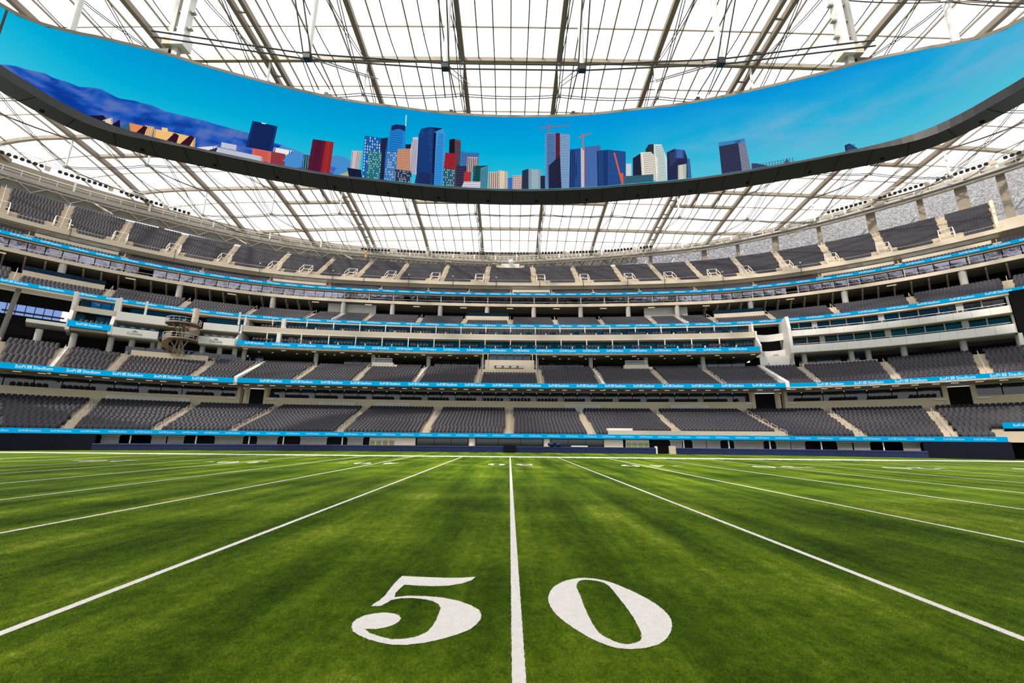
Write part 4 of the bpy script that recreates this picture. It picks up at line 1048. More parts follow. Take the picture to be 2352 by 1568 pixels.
def board_strip(f0, f1, back=False):
    mb = MB()
    for u in US:
        a, b = f0(u), f1(u)
        if back: a, b = mirror(a), mirror(b)
        mb.v += [a, b]
    mb.f = [(2*i, 2*i+2, 2*i+3, 2*i+1) for i in range(len(US)-1)]; return mb
zt = lambda u: ipl(ZTOP, abs(u))
def sst(a, lo, hi): k = max(0., min(1., (a-lo)/(hi-lo))); return k*k*(3-2*k)
def TH_(u): return 3.6-1.1*sst(abs(u), 44, 54)
def LIP(u): return .40+.75*sst(abs(u), 42, 53)
for back in (False, True):
    vlink('top_rim', board_strip(lambda u: bp(u, zt(u), .05), lambda u: bp(u, zt(u)+.42, .05), back), 'steel_d')
    vlink('top_cover', board_strip(lambda u: bp(u, zt(u)+.42, .05), lambda u: bp(u, zt(u)+.42, -TH_(u)), back), 'steel_d')
    vlink('bottom_lip', board_strip(lambda u: bp(u, ZBOT-LIP(u), .2), lambda u: bp(u, ZBOT, .05), back), 'black')
    vlink('underside', board_strip(lambda u: bp(u, ZBOT-LIP(u), .2), lambda u: bp(u, ZBOT-LIP(u), -TH_(u)), back), 'black')
    vlink('outer_face', board_strip(lambda u: bp(u, ZBOT-LIP(u), -TH_(u)), lambda u: bp(u, zt(u)+.42, -TH_(u)), back), 'black')
def colour_mesh(quads, name):
    """quads: list of (points, rgb or per-corner rgb)"""
    v = []; f = []; c = []
    for pts, rgb in quads:
        b = len(v); v += pts; f.append(tuple(range(b, b+len(pts))))
        c += [(*lin(q), 1.) for q in (rgb if isinstance(rgb[0], (tuple, list)) else [rgb]*len(pts))]
    m_ = bpy.data.meshes.new(name); m_.from_pydata(v, [], f); a = m_.color_attributes.new('Col', 'FLOAT_COLOR', 'CORNER')
    li = 0
    for p_ in m_.polygons:
        for l in p_.loop_indices: a.data[l].color = c[m_.loops[l].vertex_index]
    m_.materials.append(MAT['screen']); return m_
def mixc(a, b, k): return tuple(x+(y-x)*k for x, y in zip(a, b))
def vnoise(x, y, s=0):
    r = 0
    for o_, (fx, a) in enumerate(((.11, .5), (.23, .28), (.51, .14), (1.1, .08))):
        r += a*math.sin(x*fx*2.1+s+1.7*math.sin(y*fx*3.3+o_*2.1+s))*math.cos(y*fx*4.+o_+.6*math.sin(x*fx*1.3))
    return r
def sky_col(u, z):
    v = (z-ZBOT)/12.4
    top = mixc((0, 150, 208), (0, 146, 218), min(1, max(0, (u+40)/60.))); mid = (0, 172, 214); low = (52, 190, 220)
    c = mixc(top, mid, min(1, max(0, (.95-v)/.5))); c = mixc(c, low, min(1, max(0, (.5-v)/.45)))
    if u > 12:   # pale haze on the right
        k = min(1, (u-12)/18.)*max(0, min(1, 1.05-abs(v-.38)*1.7))*(.62+.55*vnoise(u*1.4, z*1.6, 3)); c = mixc(c, (112, 176, 214), max(0, min(.85, k)))
    c = mixc(c, (92, 196, 214), max(0, min(.6, (.30-v)*1.6))) if u > 20 else c
    return c
Q = []
nu, nz2 = 200, 22
ug = np.linspace(BU[0]+.1, BU[-1]-.1, nu+1)
for i in range(nu):
    for j in range(nz2):
        def pt(a, b): zz = ZBOT+(zt(a)-ZBOT)*b/nz2; return bp(a, zz, .03), sky_col(a, zz)
        g = [pt(ug[i], j), pt(ug[i], j+1), pt(ug[i+1], j+1), pt(ug[i+1], j)]
        Q.append(([a for a, _ in g], [b for _, b in g]))
screen = link('screen', colour_mesh(Q, 'screen'), None, vb)
Qb = [([mirror(a) for a in pts][::-1], rgb[::-1]) for pts, rgb in Q[::1]]
s2 = link('screen', colour_mesh(Qb, 'screen'), None, vb)
SKY=[
(0,[(-34.76,40.78),(-32.66,40.82),(-29.32,40.07),(-27.32,39.61),(-25.43,40.63),(-24.26,40.63),(-22.91,40.0),(-22.25,37.77),(-25.69,37.55),(-29.62,37.55),(-34.29,37.55)],(70,140,205),'',0,0,(0,0,0)),
(1,[(-59.1,38.17),(-58.22,38.39),(-57.23,38.85),(-55.86,39.71),(-55.37,39.68),(-54.28,40.2),(-53.1,40.49),(-52.05,41.31),(-51.34,41.56),(-49.88,41.33),(-48.44,41.78),(-47.49,41.8),(-46.91,41.93),(-45.44,41.6),(-43.21,41.7),(-41.34,41.7),(-39.88,41.58),(-38.4,41.52),(-36.64,41.45),(-34.79,41.05),(-32.65,40.68),(-29.87,40.01),(-27.56,39.15),(-25.24,38.7),(-22.82,38.88),(-22.71,37.64),(-29.62,37.55),(-36.78,37.55),(-43.32,37.55),(-47.69,37.55),(-49.55,37.55),(-51.15,37.55),(-52.71,37.55),(-54.21,37.55),(-56.78,37.81),(-58.97,37.55)],(28,88,182),'',0,0,(0,0,0)),
(0,[(-1.12,39.38),(0.3,39.62),(0.31,37.95),(-1.1,37.93)],(45,110,190),'',0,0,(0,0,0)),
(2,[(-52.79,37.57),(-52.38,37.75),(-51.82,38.1),(-50.72,38.41),(-50.03,38.21),(-49.68,37.68),(-49.18,37.84),(-48.39,38.02),(-48.3,37.55),(-49.58,37.55),(-51.16,37.55),(-52.21,37.55)],(28,22,48),'',0,0,(0,0,0)),
(3,[(-50.79,38.05),(-49.98,38.55),(-49.77,37.55),(-50.57,37.55)],(225,205,185),'g',5,4,(120,60,50)),
(3,[(-49.89,38.29),(-49.31,38.62),(-49.11,37.55),(-49.7,37.55)],(24,22,45),'',0,0,(0,0,0)),
(3,[(-49.23,38.13),(-48.41,38.54),(-48.22,37.55),(-49.04,37.55)],(60,120,150),'h',1,4,(30,60,90)),
(3,[(-48.42,38.6),(-47.11,38.76),(-47.1,37.55),(-48.34,37.55)],(222,140,88),'g',6,5,(120,60,45)),
(4,[(-47.11,38.76),(-46.74,38.73),(-46.87,37.55),(-47.64,37.55)],(45,22,40),'',0,0,(0,0,0)),
(3,[(-47.01,38.88),(-46.13,38.98),(-46.16,37.55),(-46.94,37.55)],(240,195,135),'g',4,5,(150,90,60)),
(3,[(-46.09,38.74),(-44.1,38.99),(-43.99,37.73),(-46.01,37.55)],(236,190,120),'g',9,5,(150,95,60)),
(4,[(-45.42,39.22),(-44.84,39.31),(-44.75,38.76),(-45.33,38.64)],(240,200,135),'',0,0,(0,0,0)),
(4,[(-46.1,37.91),(-45.25,38.13),(-45.26,37.7),(-46.07,37.55)],(60,150,160),'',0,0,(0,0,0)),
(4,[(-44.09,38.89),(-43.6,38.73),(-43.68,37.72),(-44.68,37.81)],(50,20,38),'',0,0,(0,0,0)),
(3,[(-44.02,38.96),(-41.91,38.97),(-41.79,37.57),(-43.83,37.67)],(232,190,125),'g',8,5,(140,80,55)),
(4,[(-42.49,39.12),(-41.99,38.95),(-42.33,37.55),(-43.32,37.85)],(55,22,40),'',0,0,(0,0,0)),
(4,[(-46.03,37.55),(-42.47,37.91),(-42.46,37.55),(-45.96,37.55)],(225,225,225),'v',16,1,(150,150,165)),
(3,[(-41.69,38.26),(-39.48,38.49),(-39.51,37.55),(-41.69,37.55)],(225,225,230),'g',9,4,(70,70,95)),
(4,[(-40.27,38.26),(-39.29,38.32),(-39.36,37.63),(-40.33,37.55)],(40,45,70),'',0,0,(0,0,0)),
(3,[(-39.11,39.17),(-37.4,39.22),(-37.38,38.43),(-39.05,38.4)],(190,195,210),'',0,0,(0,0,0)),
(4,[(-39.37,38.3),(-34.05,38.31),(-34.04,37.55),(-39.5,37.55)],(215,218,226),'h',1,4,(150,155,175)),
(3,[(-36.11,43.38),(-33.09,43.4),(-33.29,39.39),(-36.37,39.24)],(18,38,88),'g',9,16,(30,62,125)),
(5,[(-35.04,43.42),(-34.5,43.44),(-34.49,43.3),(-35.02,43.26)],(225,230,240),'',0,0,(0,0,0)),
(4,[(-35.59,39.28),(-33.33,39.31),(-33.33,37.55),(-33.95,37.55),(-35.47,37.71)],(214,98,82),'h',1,6,(190,80,70)),
(4,[(-33.34,39.38),(-31.64,39.39),(-31.56,37.85),(-33.28,37.55)],(122,42,60),'h',1,7,(165,70,75)),
(3,[(-33.1,40.07),(-30.8,40.12),(-30.8,38.47),(-33.14,39.24)],(235,230,225),'v',9,1,(35,35,60)),
(3,[(-33.34,37.62),(-28.6,38.1),(-28.73,37.61),(-33.31,37.55)],(30,45,75),'g',20,2,(110,120,140)),
(4,[(-29.44,39.8),(-28.69,39.86),(-28.57,37.87),(-29.43,37.92)],(25,40,60),'v',3,1,(90,150,160)),
(5,[(-28.55,42.54),(-26.89,42.63),(-27.01,37.61),(-28.73,37.61)],(78,22,48),'g',7,14,(100,35,60)),
(5,[(-26.89,42.63),(-25.79,42.67),(-25.85,37.66),(-27.01,37.61)],(158,44,46),'g',5,14,(120,25,35)),
(3,[(-24.63,38.28),(-23.34,38.49),(-23.28,37.73),(-24.56,37.55)],(225,175,60),'h',1,2,(70,170,190)),
(3,[(-23.29,41.78),(-21.86,41.87),(-22.08,38.62),(-23.24,38.45)],(196,188,190),'v',6,1,(140,130,145)),
(4,[(-23.65,38.92),(-21.75,38.83),(-21.55,37.65),(-23.32,37.55)],(22,30,58),'',0,0,(0,0,0)),
(3,[(-21.75,44.49),(-19.47,44.41),(-19.13,37.78),(-21.55,37.65)],(28,92,165),'d',7,14,(220,232,240)),
(5,[(-20.98,42.04),(-19.16,42.04),(-19.09,37.71),(-21.03,37.55)],(34,110,122),'d',9,12,(200,230,225)),
(4,[(-19.46,44.33),(-18.44,44.61),(-18.22,37.82),(-19.09,37.71)],(20,24,52),'h',1,20,(40,48,85)),
(4,[(-18.15,46.57),(-17.54,47.01),(-16.13,46.98),(-15.91,42.96),(-16.71,38.01),(-18.55,37.78),(-18.66,42.06),(-18.41,45.63)],(34,132,205),'h',1,24,(22,95,170)),
(5,[(-18.05,46.67),(-17.54,47.01),(-16.13,47.03),(-16.11,45.99),(-16.95,46.32),(-18.11,45.89)],(30,40,90),'',0,0,(0,0,0)),
(5,[(-16.22,48.84),(-16.07,48.87),(-16.04,46.91),(-16.17,46.89)],(200,225,235),'',0,0,(0,0,0)),
(6,[(-18.42,42.29),(-16.9,42.36),(-17.22,37.83),(-18.51,37.78)],(60,120,180),'d',7,12,(225,235,240)),
(6,[(-16.98,42.9),(-15.18,43.22),(-15.01,39.47),(-16.96,39.45)],(205,152,122),'g',9,12,(135,85,75)),
(4,[(-15.93,43.85),(-14.96,43.99),(-14.9,42.86),(-15.87,42.97)],(35,32,55),'',0,0,(0,0,0)),
(5,[(-14.93,45.2),(-14.19,45.31),(-14.03,39.1),(-15.16,39.08),(-15.22,42.81)],(200,196,208),'v',6,1,(120,115,140)),
(7,[(-17.13,39.5),(-14.76,39.5),(-14.79,37.61),(-17.16,37.55)],(40,55,85),'d',11,6,(225,230,230)),
(6,[(-13.82,46.82),(-12.63,47.3),(-11.74,47.29),(-11.74,39.44),(-14.11,39.41),(-14.13,45.78)],(26,58,118),'d',10,26,(52,98,160)),
(7,[(-12.63,47.3),(-10.62,47.29),(-11.7,46.64),(-11.99,47.07)],(25,30,60),'',0,0,(0,0,0)),
(6,[(-11.88,46.48),(-10.57,47.24),(-10.17,46.28),(-10.19,37.76),(-11.74,37.72)],(58,148,214),'h',1,28,(36,110,190)),
(7,[(-11.96,46.34),(-11.59,46.52),(-11.53,37.79),(-11.81,37.76)],(18,26,60),'',0,0,(0,0,0)),
(7,[(-14.05,39.47),(-11.68,39.5),(-11.7,37.72),(-14.26,37.6)],(30,45,92),'g',9,5,(52,72,130)),
(5,[(-9.6,45.5),(-8.8,45.68),(-8.49,37.67),(-9.42,37.6)],(28,24,42),'',0,0,(0,0,0)),
(5,[(-8.8,45.68),(-7.85,45.5),(-7.79,37.71),(-8.49,37.67)],(98,78,86),'v',6,1,(60,45,60)),
(7,[(-10.1,43.19),(-8.54,43.12),(-8.55,40.4),(-10.22,40.44)],(168,42,54),'h',1,10,(120,25,40)),
(8,[(-10.22,40.51),(-8.55,40.4),(-8.56,37.79),(-10.23,37.71)],(40,90,110),'d',7,7,(190,225,220)),
(4,[(-7.89,43.63),(-7.38,43.67),(-7.3,41.37),(-7.81,41.34)],(40,120,190),'',0,0,(0,0,0)),
(5,[(-7.51,43.45),(-5.09,43.51),(-5.12,41.25),(-7.52,41.23)],(52,90,150),'h',1,8,(80,120,175)),
(6,[(-6.81,42.68),(-5.18,42.73),(-5.26,40.11),(-6.86,40.14)],(205,185,180),'v',6,1,(45,40,60)),
(6,[(-8.36,41.17),(-6.81,41.2),(-6.78,37.78),(-8.33,37.68)],(38,36,62),'h',1,9,(60,58,85)),
(7,[(-5.81,41.26),(-3.69,41.38),(-3.73,37.91),(-5.93,37.8)],(22,72,78),'g',7,8,(30,110,112)),
(8,[(-4.8,40.89),(-3.73,41.27),(-3.73,37.91),(-4.83,37.86)],(90,150,170),'v',5,1,(40,90,120)),
(8,[(-7.17,40.12),(-6.11,40.19),(-6.14,38.38),(-7.24,38.32)],(188,60,56),'h',1,5,(150,45,45)),
(9,[(-7.16,38.5),(-4.74,38.63),(-4.76,37.76),(-7.46,37.61)],(220,215,220),'h',1,3,(170,165,180)),
(7,[(-3.56,40.32),(-2.11,40.42),(-2.07,37.87),(-3.61,37.82)],(205,188,172),'v',5,1,(120,100,95)),
(8,[(-2.16,40.67),(-0.72,40.46),(-0.69,37.9),(-2.11,37.87)],(214,198,180),'g',6,9,(95,80,80)),
(6,[(0.02,39.87),(1.43,39.87),(1.39,38.05),(-0.03,38.04)],(205,180,172),'g',5,6,(140,110,110)),
(6,[(1.42,40.68),(2.41,40.98),(2.41,37.92),(1.35,37.92)],(40,48,72),'',0,0,(0,0,0)),
(7,[(2.36,40.98),(4.26,40.78),(4.24,37.9),(2.37,37.92)],(150,172,185),'g',8,10,(70,95,125)),
(8,[(-0.07,38.21),(5.46,38.07),(5.46,37.72),(-0.07,37.82)],(190,195,205),'',0,0,(0,0,0)),
(7,[(3.88,39.78),(5.7,39.73),(5.68,37.74),(3.87,37.9)],(38,42,62),'',0,0,(0,0,0)),
(8,[(4.87,46.97),(5.67,47.12),(6.69,46.9),(6.56,37.71),(4.8,37.76)],(96,140,190),'h',1,34,(50,70,120)),
(9,[(6.47,46.99),(7.15,46.96),(7.0,37.82),(6.34,37.84)],(110,40,55),'h',1,34,(60,25,45)),
(9,[(7.05,46.88),(8.61,46.67),(8.31,37.72),(6.91,37.78)],(150,180,205),'h',1,34,(70,110,165)),
(10,[(5.38,41.38),(7.08,43.11),(7.21,37.69),(5.35,37.75)],(26,28,52),'h',1,14,(44,46,75)),
(9,[(5.41,48.62),(5.6,48.61),(5.58,46.81),(5.4,46.82)],(175,90,95),'',0,0,(0,0,0)),
(9,[(4.04,48.1),(5.57,48.19),(8.76,48.35),(8.76,48.24),(5.57,47.98),(4.04,47.92)],(150,95,110),'',0,0,(0,0,0)),
(9,[(8.58,44.07),(10.45,44.16),(10.31,37.72),(8.31,37.82)],(40,75,135),'v',7,1,(20,35,75)),
(10,[(10.19,44.18),(10.72,44.14),(10.53,37.76),(10.06,37.79)],(215,215,220),'h',1,26,(150,150,165)),
(9,[(10.68,44.32),(13.11,44.43),(12.86,37.69),(10.53,37.78)],(70,105,165),'v',9,1,(150,60,70)),
(11,[(10.43,46.6),(10.61,46.59),(10.66,43.81),(10.44,43.82)],(195,100,95),'',0,0,(0,0,0)),
(11,[(9.92,46.06),(10.51,46.33),(11.82,46.69),(11.81,46.53),(10.55,46.07),(9.96,45.9)],(180,105,105),'',0,0,(0,0,0)),
(10,[(12.53,43.52),(14.17,43.55),(13.93,37.69),(12.43,37.77)],(34,66,122),'v',7,1,(22,40,85)),
(10,[(14.17,43.55),(16.68,42.92),(16.43,37.75),(13.93,37.69)],(44,88,152),'h',1,26,(30,58,115)),
(12,[(14.92,42.88),(15.14,42.93),(16.09,37.79),(15.84,37.74)],(208,95,80),'',0,0,(0,0,0)),
(12,[(15.83,39.4),(16.17,39.37),(16.09,37.66),(15.79,37.7)],(225,90,55),'',0,0,(0,0,0)),
(9,[(16.63,40.92),(17.36,40.84),(17.25,38.64),(16.52,38.84)],(215,220,225),'g',4,8,(150,165,180)),
(13,[(16.31,38.86),(20.32,38.75),(20.25,37.62),(16.15,37.76)],(60,110,130),'h',1,5,(40,70,95)),
(11,[(17.62,41.68),(18.83,42.42),(18.82,38.6),(17.46,38.62)],(35,38,58),'',0,0,(0,0,0)),
(11,[(18.73,42.51),(20.2,42.45),(21.07,41.31),(20.84,37.8),(18.7,38.49)],(232,226,210),'g',8,14,(110,110,115)),
(10,[(19.49,42.97),(19.96,43.73),(20.8,43.71),(20.65,41.36),(19.45,42.23)],(42,52,62),'',0,0,(0,0,0)),
(10,[(20.59,43.71),(21.8,43.52),(22.34,41.17),(22.11,37.8),(20.63,37.82),(20.56,41.61)],(205,220,215),'g',8,18,(90,125,125)),
(10,[(22.41,42.15),(23.43,42.57),(24.83,42.19),(25.08,40.8),(24.83,37.59),(22.17,37.79)],(38,44,76),'h',1,16,(60,72,115)),
(11,[(23.53,42.5),(24.79,42.17),(24.68,40.86),(23.42,41.04)],(62,100,165),'v',5,1,(35,50,95)),
(12,[(23.74,39.83),(24.89,39.91),(24.71,37.6),(23.58,37.68)],(200,205,190),'g',6,9,(95,105,105)),
(9,[(24.8,40.84),(25.4,40.75),(25.4,37.86),(24.57,37.86)],(70,120,175),'v',4,1,(40,70,120)),
(6,[(26.13,38.15),(28.18,38.23),(29.22,38.15),(29.28,37.78),(26.11,37.87)],(120,95,95),'',0,0,(0,0,0)),
(7,[(29.33,42.47),(31.77,42.16),(31.8,37.82),(29.29,37.9)],(44,48,74),'h',1,22,(54,58,86)),
(7,[(31.77,42.16),(32.64,42.14),(32.89,37.81),(31.8,37.82)],(150,160,180),'h',1,20,(60,66,92)),
(8,[(29.34,42.55),(31.74,42.48),(32.64,42.48),(32.62,41.91),(31.75,41.93),(29.28,41.95)],(60,130,190),'v',12,1,(35,50,85)),
(6,[(33.05,38.47),(33.67,38.33),(35.07,38.17),(36.79,37.92),(37.18,38.34),(37.36,38.07),(38.91,37.9),(38.88,37.66),(32.97,37.73)],(62,66,100),'g',12,2,(95,90,115)),
(6,[(43.51,38.47),(44.06,38.55),(44.75,38.22),(44.68,37.7),(43.46,37.74)],(32,48,85),'h',1,4,(60,85,130)),
(6,[(44.78,37.99),(45.28,38.02),(45.75,37.86),(45.67,37.63),(44.74,37.68)],(200,90,80),'',0,0,(0,0,0))]

def sub(poly, rgb, layer, out, n=1):
    out.append(([bp(u, z, .04+.012*layer) for u, z in poly], rgb))
def bil(q, a, b):
    (x0, z0), (x1, z1), (x2, z2), (x3, z3) = q
    return ((1-a)*(1-b)*x0+a*(1-b)*x1+a*b*x2+(1-a)*b*x3, (1-a)*(1-b)*z0+a*(1-b)*z1+a*b*z2+(1-a)*b*z3)
pic = []
for L_, poly, rgb, pat, nx, ny, rgb2 in sorted(SKY, key=lambda q: q[0]):
    poly = [(a, ZBOT if b < 38.3 else b) for a, b in poly]
    if len(poly) > 30:       # mountain ridge: shaded strips that follow the curve
        n_top = 1
        while n_top < len(poly) and poly[n_top][0] > poly[n_top-1][0]: n_top += 1
        tu = [a for a, _ in poly[:n_top]]; tz = [b for _, b in poly[:n_top]]; tz[-1] = max(tz[-1], ZBOT+.4)
        us = np.arange(tu[0], tu[-1], .35); m = 9
        def mc(a, f_):
            za = np.interp(a, tu, tz); z = ZBOT+(za-ZBOT)*f_; n_ = vnoise(a*2.6, z*3.2, 1)+.6*vnoise(a*7., z*9., 4)
            c = mixc((18, 74, 180), (40, 100, 192), f_); c = mixc(c, (104, 118, 180) if n_ > 0 else (8, 48, 138), min(.75, abs(n_)*1.5)); return bp(a, z, .05), c
        for a, b in zip(us[:-1], us[1:]):
            for k in range(m):
                g = [mc(a, k/m), mc(a, (k+1)/m), mc(b, (k+1)/m), mc(b, k/m)]; pic.append(([q for q, _ in g], [c for _, c in g]))
        continue
    sub(poly, rgb, L_, pic)
    if not pat: continue
    if len(poly) == 4: q4 = poly
    else:
        us_ = [a for a, _ in poly]; zs_ = [b for _, b in poly]; u0, u1 = min(us_), max(us_); z1_ = sorted(zs_)[-2]; z0_ = min(zs_)
        e_ = (u1-u0)*.16; q4 = [(u0+e_, z1_-.1), (u1-e_, z1_-.1), (u1-e_, z0_), (u0+e_, z0_)]
    if pat == 'h':
        for j in range(ny): sub([bil(q4, a, b) for a, b in ((.02, (j+.3)/ny), (.98, (j+.3)/ny), (.98, (j+.75)/ny), (.02, (j+.75)/ny))], rgb2, L_+.3, pic)
    elif pat == 'v':
        for i in range(nx): sub([bil(q4, a, b) for a, b in (((i+.28)/nx, .04), ((i+.72)/nx, .04), ((i+.72)/nx, .99), ((i+.28)/nx, .99))], rgb2, L_+.3, pic)
    else:
        for i in range(nx):
            for j in range(ny):
                if pat == 'd' and random.random() < .45: continue
                k = .26 if pat == 'g' else .32
                sub([bil(q4, a, b) for a, b in (((i+k)/nx, (j+.22)/ny), ((i+1-k)/nx, (j+.22)/ny), ((i+1-k)/nx, (j+.82)/ny), ((i+k)/nx, (j+.82)/ny))], rgb2, L_+.3, pic)
sk = link('skyline_picture', colour_mesh(pic, 'skyline_picture'), None, screen, kind='stuff', label='city skyline with towers, cranes and a blue mountain ridge')
# seam and clamps
vlink('screen_seam', MB().add([bp(-59.9, ZBOT, .06), bp(-59.7, ZBOT, .06), bp(-59.7, 43.5, .06), bp(-59.9, 43.5, .06)], [(0, 1, 2, 3)]), 'black')
for u in (-27.5, -9.4, 9.4, 27.5):
    x, y, z = bp(u, zt(u)+.42, -.6)
    mb = MB(); mb.box(x-.7, x+.7, y-.4, y+.4, z, z+.35); mb.box(x-.4, x+.1, y-.3, y+.3, z+.3, z+.8); mb.box(x+.3, x+.55, y-.2, y+.2, z+.3, z+.6)
    vlink('hanger_clamp', mb, 'black')
dot = MB().cyl((0, 0), .22, -.06, .03, 10).mesh('fixing_hole')
for u in np.arange(-62, 62.1, 7.3):
    o = link('fixing_hole', dot, 'dark', vb); q = bp(u, ZBOT-LIP(u)-.02, -.7*TH_(u)); o.location = q
# seams of the underside plates
for u in np.arange(-66, 66.1, 3.3):
    a, b = bp(u, ZBOT-LIP(u)-.01, .2), bp(u, ZBOT-LIP(u)-.01, -TH_(u))
    vlink('plate_seam', MB().tube([a, b], .03, 4), 'dark')
# the two hanging box masts at the board corners
for sg, lb in ((-1, 'left'), (1, 'right')):
    x, y = sg*44.9, 53.2
    e = empty('support_mast', (x, y, 51), category='mast', label='pale twin box mast with square foot boxes, above the %s end of the board' % lb)
    zr = roof_z(x, y)-51; f = -sg
    def bx_(x0, x1, *a): return MB().box(min(f*x0, f*x1), max(f*x0, f*x1), *a)
    obj('column', bx_(-1.15, -.55, -.4, .4, 1.0, zr), 'grey', e, **LOC); obj('column', bx_(.0, .95, -.5, .5, 1.2, zr), 'wsteel', e, **LOC)
    for z in np.arange(3.9, zr, 2.7): obj('cross_plate', bx_(-1.35, 1.55, -.25, .25, z, z+.28), 'grey', e, **LOC)
    obj('foot_box', bx_(-1.45, -.3, -.7, .7, .9, 2.2), 'fascia', e, **LOC); obj('foot_box', bx_(-.25, 1.35, -.8, .8, .8, 2.7), 'wsteel', e, **LOC)
    obj('lug', bx_(-.3, .5, -.3, .3, -.8, .9), 'grey', e, **LOC); obj('clamp', bx_(-2.3, -.5, -.5, .5, -.75, .35), 'black', e, **LOC)
# ------------------------------------------------------------------ edge catwalk, lighting rigs, facade
cw2 = empty('catwalk', P(0, 65, 59), category='catwalk', label='grey railed maintenance catwalk following the roof edge')
DC = 64.6
TT = np.linspace(-99, 99, 133)
def cl(name, mb, mat): return obj(name, mb, mat, cw2)
cl('deck', MB().sweep(lambda t: [(DC-.9, ipl(ZCAT, t)), (DC-.9, ipl(ZCAT, t)+.45), (DC+.9, ipl(ZCAT, t)+.45), (DC+.9, ipl(ZCAT, t))], -99, 99, 1.6), 'colm')
cl('lower_chord', MB().sweep(lambda t: [(DC-.4, ipl(ZCAT, t)-.9), (DC-.4, ipl(ZCAT, t)-.45), (DC+.4, ipl(ZCAT, t)-.45), (DC+.4, ipl(ZCAT, t)-.9)], -99, 99, 1.6), 'steel_d')
cl('lower_pipe', MB().tube([P(t, DC-1.2, ipl(ZCAT, t)-1.5) for t in TT], .07, 5), 'cable')
cl('top_rail', MB().tube([P(t, DC-.9, ipl(ZCAT, t)+1.75) for t in TT], .11, 5), 'wsteel'); cl('mid_rail', MB().tube([P(t, DC-.9, ipl(ZCAT, t)+1.1) for t in TT], .07, 5), 'wsteel')
hp = bmesh_box(.14, .14, 1.0, 'hanger_post'); hp2 = bmesh_box(.42, .3, 1.0, 'hanger_frame')
for i_, t in enumerate(np.arange(-90, 90.1, 1.15)):
    z = ipl(ZCAT, t); o = put('hanger_post', hp if i_ % 5 else hp2, 'wsteel', t, DC-.85, z+.4, cw2); o.scale = (1, 1, max(.6, ipl(ZRIM, t)-z-.4) if i_ % 5 == 0 else 1.35)
cl('back_panel', MB().sweep(lambda t: [(DC+.95, ipl(ZCAT, t)+.2), (DC+.95, ipl(ZRIM, t)-.2), (DC+1.05, ipl(ZRIM, t)-.2), (DC+1.05, ipl(ZCAT, t)+.2)], -99, 99, 1.6), 'soffit')
for t in np.arange(-66, 67, 12.2):
    z = ipl(ZCAT, t); cl('brace', MB().tube([P(t, DC-.5, z-.5), P(t+math.copysign(2.2, -t if t else 1), 56.5, z-5.5 if abs(t) > 40 else z-4.2)], .22, 6), 'steel')
cl('ring_girder', MB().sweep(lambda t: [(62, ipl(ZCAT, t)-3.6), (62, ipl(ZCAT, t)-1.4), (63.2, ipl(ZCAT, t)-1.4), (63.2, ipl(ZCAT, t)-3.6)], -80, 34, 1.6), 'floor_d')
cl('girder_lattice', MB().tube([P(t, 61.7, ipl(ZCAT, t)-(1.2 if i % 2 else 3.7)) for i, t in enumerate(np.arange(-80, 36, 1.3))], .13, 5), 'steel')
cl('girder_chord', MB().tube([P(t, 61.6, ipl(ZCAT, t)-1.2) for t in TT if t < 36], .2, 5), 'steel')
cl('ring_girder', MB().sweep(lambda t: [(66.5, ipl(ZCAT, t)-6.5), (66.5, ipl(ZCAT, t)-3.9), (67, ipl(ZCAT, t)-3.9), (67, ipl(ZCAT, t)-6.5)], -80, 38, 1.6), 'floor_d')
band('trim_3', 'wall', -75, 70, 54.3, 54.6, 52.6, 53.7, None, **ST)
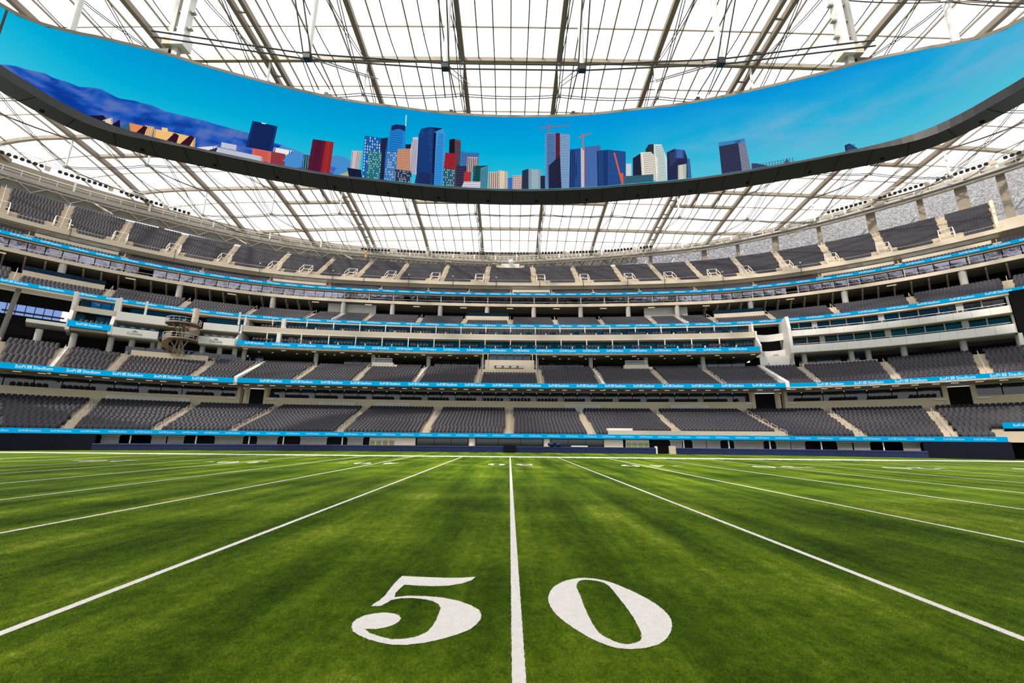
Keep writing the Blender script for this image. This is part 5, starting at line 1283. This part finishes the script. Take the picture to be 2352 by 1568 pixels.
# lighting rigs
ZL = [(-75, 63.0), (-65, 63.1), (-60, 62.3), (-50, 61), (-37, 59.6), (0, 60.2), (15, 60.5), (27, 60.8), (38, 61.7), (50, 63.5), (59, 64.5), (66, 65.1), (75, 65.2)]
DLt = 57.5
lampm = MB(); lampm.cyl((0, 0), .34, -.4, .0, 14, .40); lampm = lampm.mesh('lamp')
spk = MB().hexa([(-.6, -.5, -.9), (.6, -.5, -.9), (.6, .5, -.9), (-.6, .5, -.9), (-.75, -.6, .3), (.75, -.6, .3), (.75, .6, .3), (-.75, .6, .3)]).mesh('speaker')
for k, (ta, tb, lb) in enumerate(((-73, -57.2, 'left'), (-38.5, 37.8, 'centre'), (57.6, 73, 'right'))):
    e = empty('lighting_rig', P((ta+tb)/2, DLt, 60), category='light rig', label='lattice lighting rig with rows of round black lamps, %s of the roof edge' % lb)
    off = Vector(P((ta+tb)/2, DLt, 60))
    def el(name, mb, mat, e=e, off=off): return obj(name, mb, mat, e)
    n_ = int((tb-ta)/1.5); ts = [ta+(tb-ta)*i/n_ for i in range(n_+1)]
    for dd, dz in ((-.5, .4), (.5, .4), (0, 1.3)): el('chord', MB().tube([P(t, DLt+dd, ipl(ZL, t)+dz) for t in ts], .09, 4), 'wsteel')
    el('lattice', MB().tube([P(t, DLt+(.5 if i % 2 else -.5)*(1 if i % 4 < 2 else 0), ipl(ZL, t)+(.4 if i % 2 else 1.3)) for i, t in enumerate(np.arange(ta, tb, .55))], .06, 4), 'wsteel')
    s = s_of(ta, DLt)+.6; c = 0
    while s < s_of(tb, DLt)-.4:
        t = t_of(s, DLt); q = Vector(P(t, DLt-.2, ipl(ZL, t)-.35))
        if c % 10 == 9:
            o = link('speaker', spk, 'fascia', e); o.location = q; o.scale = (.7, .7, .75); o.rotation_euler = (0, 0, -ang(t)); s += 1.0
        else:
            o = link('lamp', lampm, 'black', e); o.location = q; o.rotation_euler = (Vector((0, 24, 0))-q).to_track_quat('Z', 'Y').to_euler()
        c += 1; s += 1.0
fa = empty('wall_facade', P(0, 76, 46), **ST)
def fl_(name, mb, mat): return obj(name, mb, mat, fa)
fl_('perforated_screen', MB().sweep(lambda t: [(78, 44), (78, ipl(ZRIM, t)+(5.5 if t > 30 else -1.0))], -80, 80, 1.8, closed=False), 'facade')
for t, wd in ((44.9, 1.5), (48.7, .9), (52.7, 1.6), (57, 1.0), (61.6, 2.0), (65.5, 1.2), (68.4, 2.2), (71, 1.5), (-60, 1.2), (-48, 1.2), (-38, 1.0), (-27, 1.0), (-13, 1.), (0, 1.), (13, 1.), (27, 1.), (38, 1.)):
    h = ipl(ZCAT, t)-48; m_ = MB().box(-wd/2, wd/2, -.5, .5, 0, h).mesh('facade_column'); o = put('facade_column', m_, 'steel_d', t, 66, 48, fa)
for i, t in enumerate(np.arange(34, 74, 3.9)):
    fl_('facade_brace', MB().tube([P(t, 72, 50), P(t+3.9, 72, 63)], .22, 5), 'grey')
    fl_('facade_rail', MB().tube([P(t, 72, 57), P(t+3.9, 72, 57.5)], .16, 5), 'grey')
fl_('edge_tube', MB().tube([P(t, 60, ipl(ZCAT, t)-2.6) for t in TT], .13, 6), 'steel')
band('safety_flag', 'orange', -37.4, -37.0, 58, 58.1, 57.0, 58.6, None, category='panel', label='small orange panel on the stair beside the left end of the central lights')
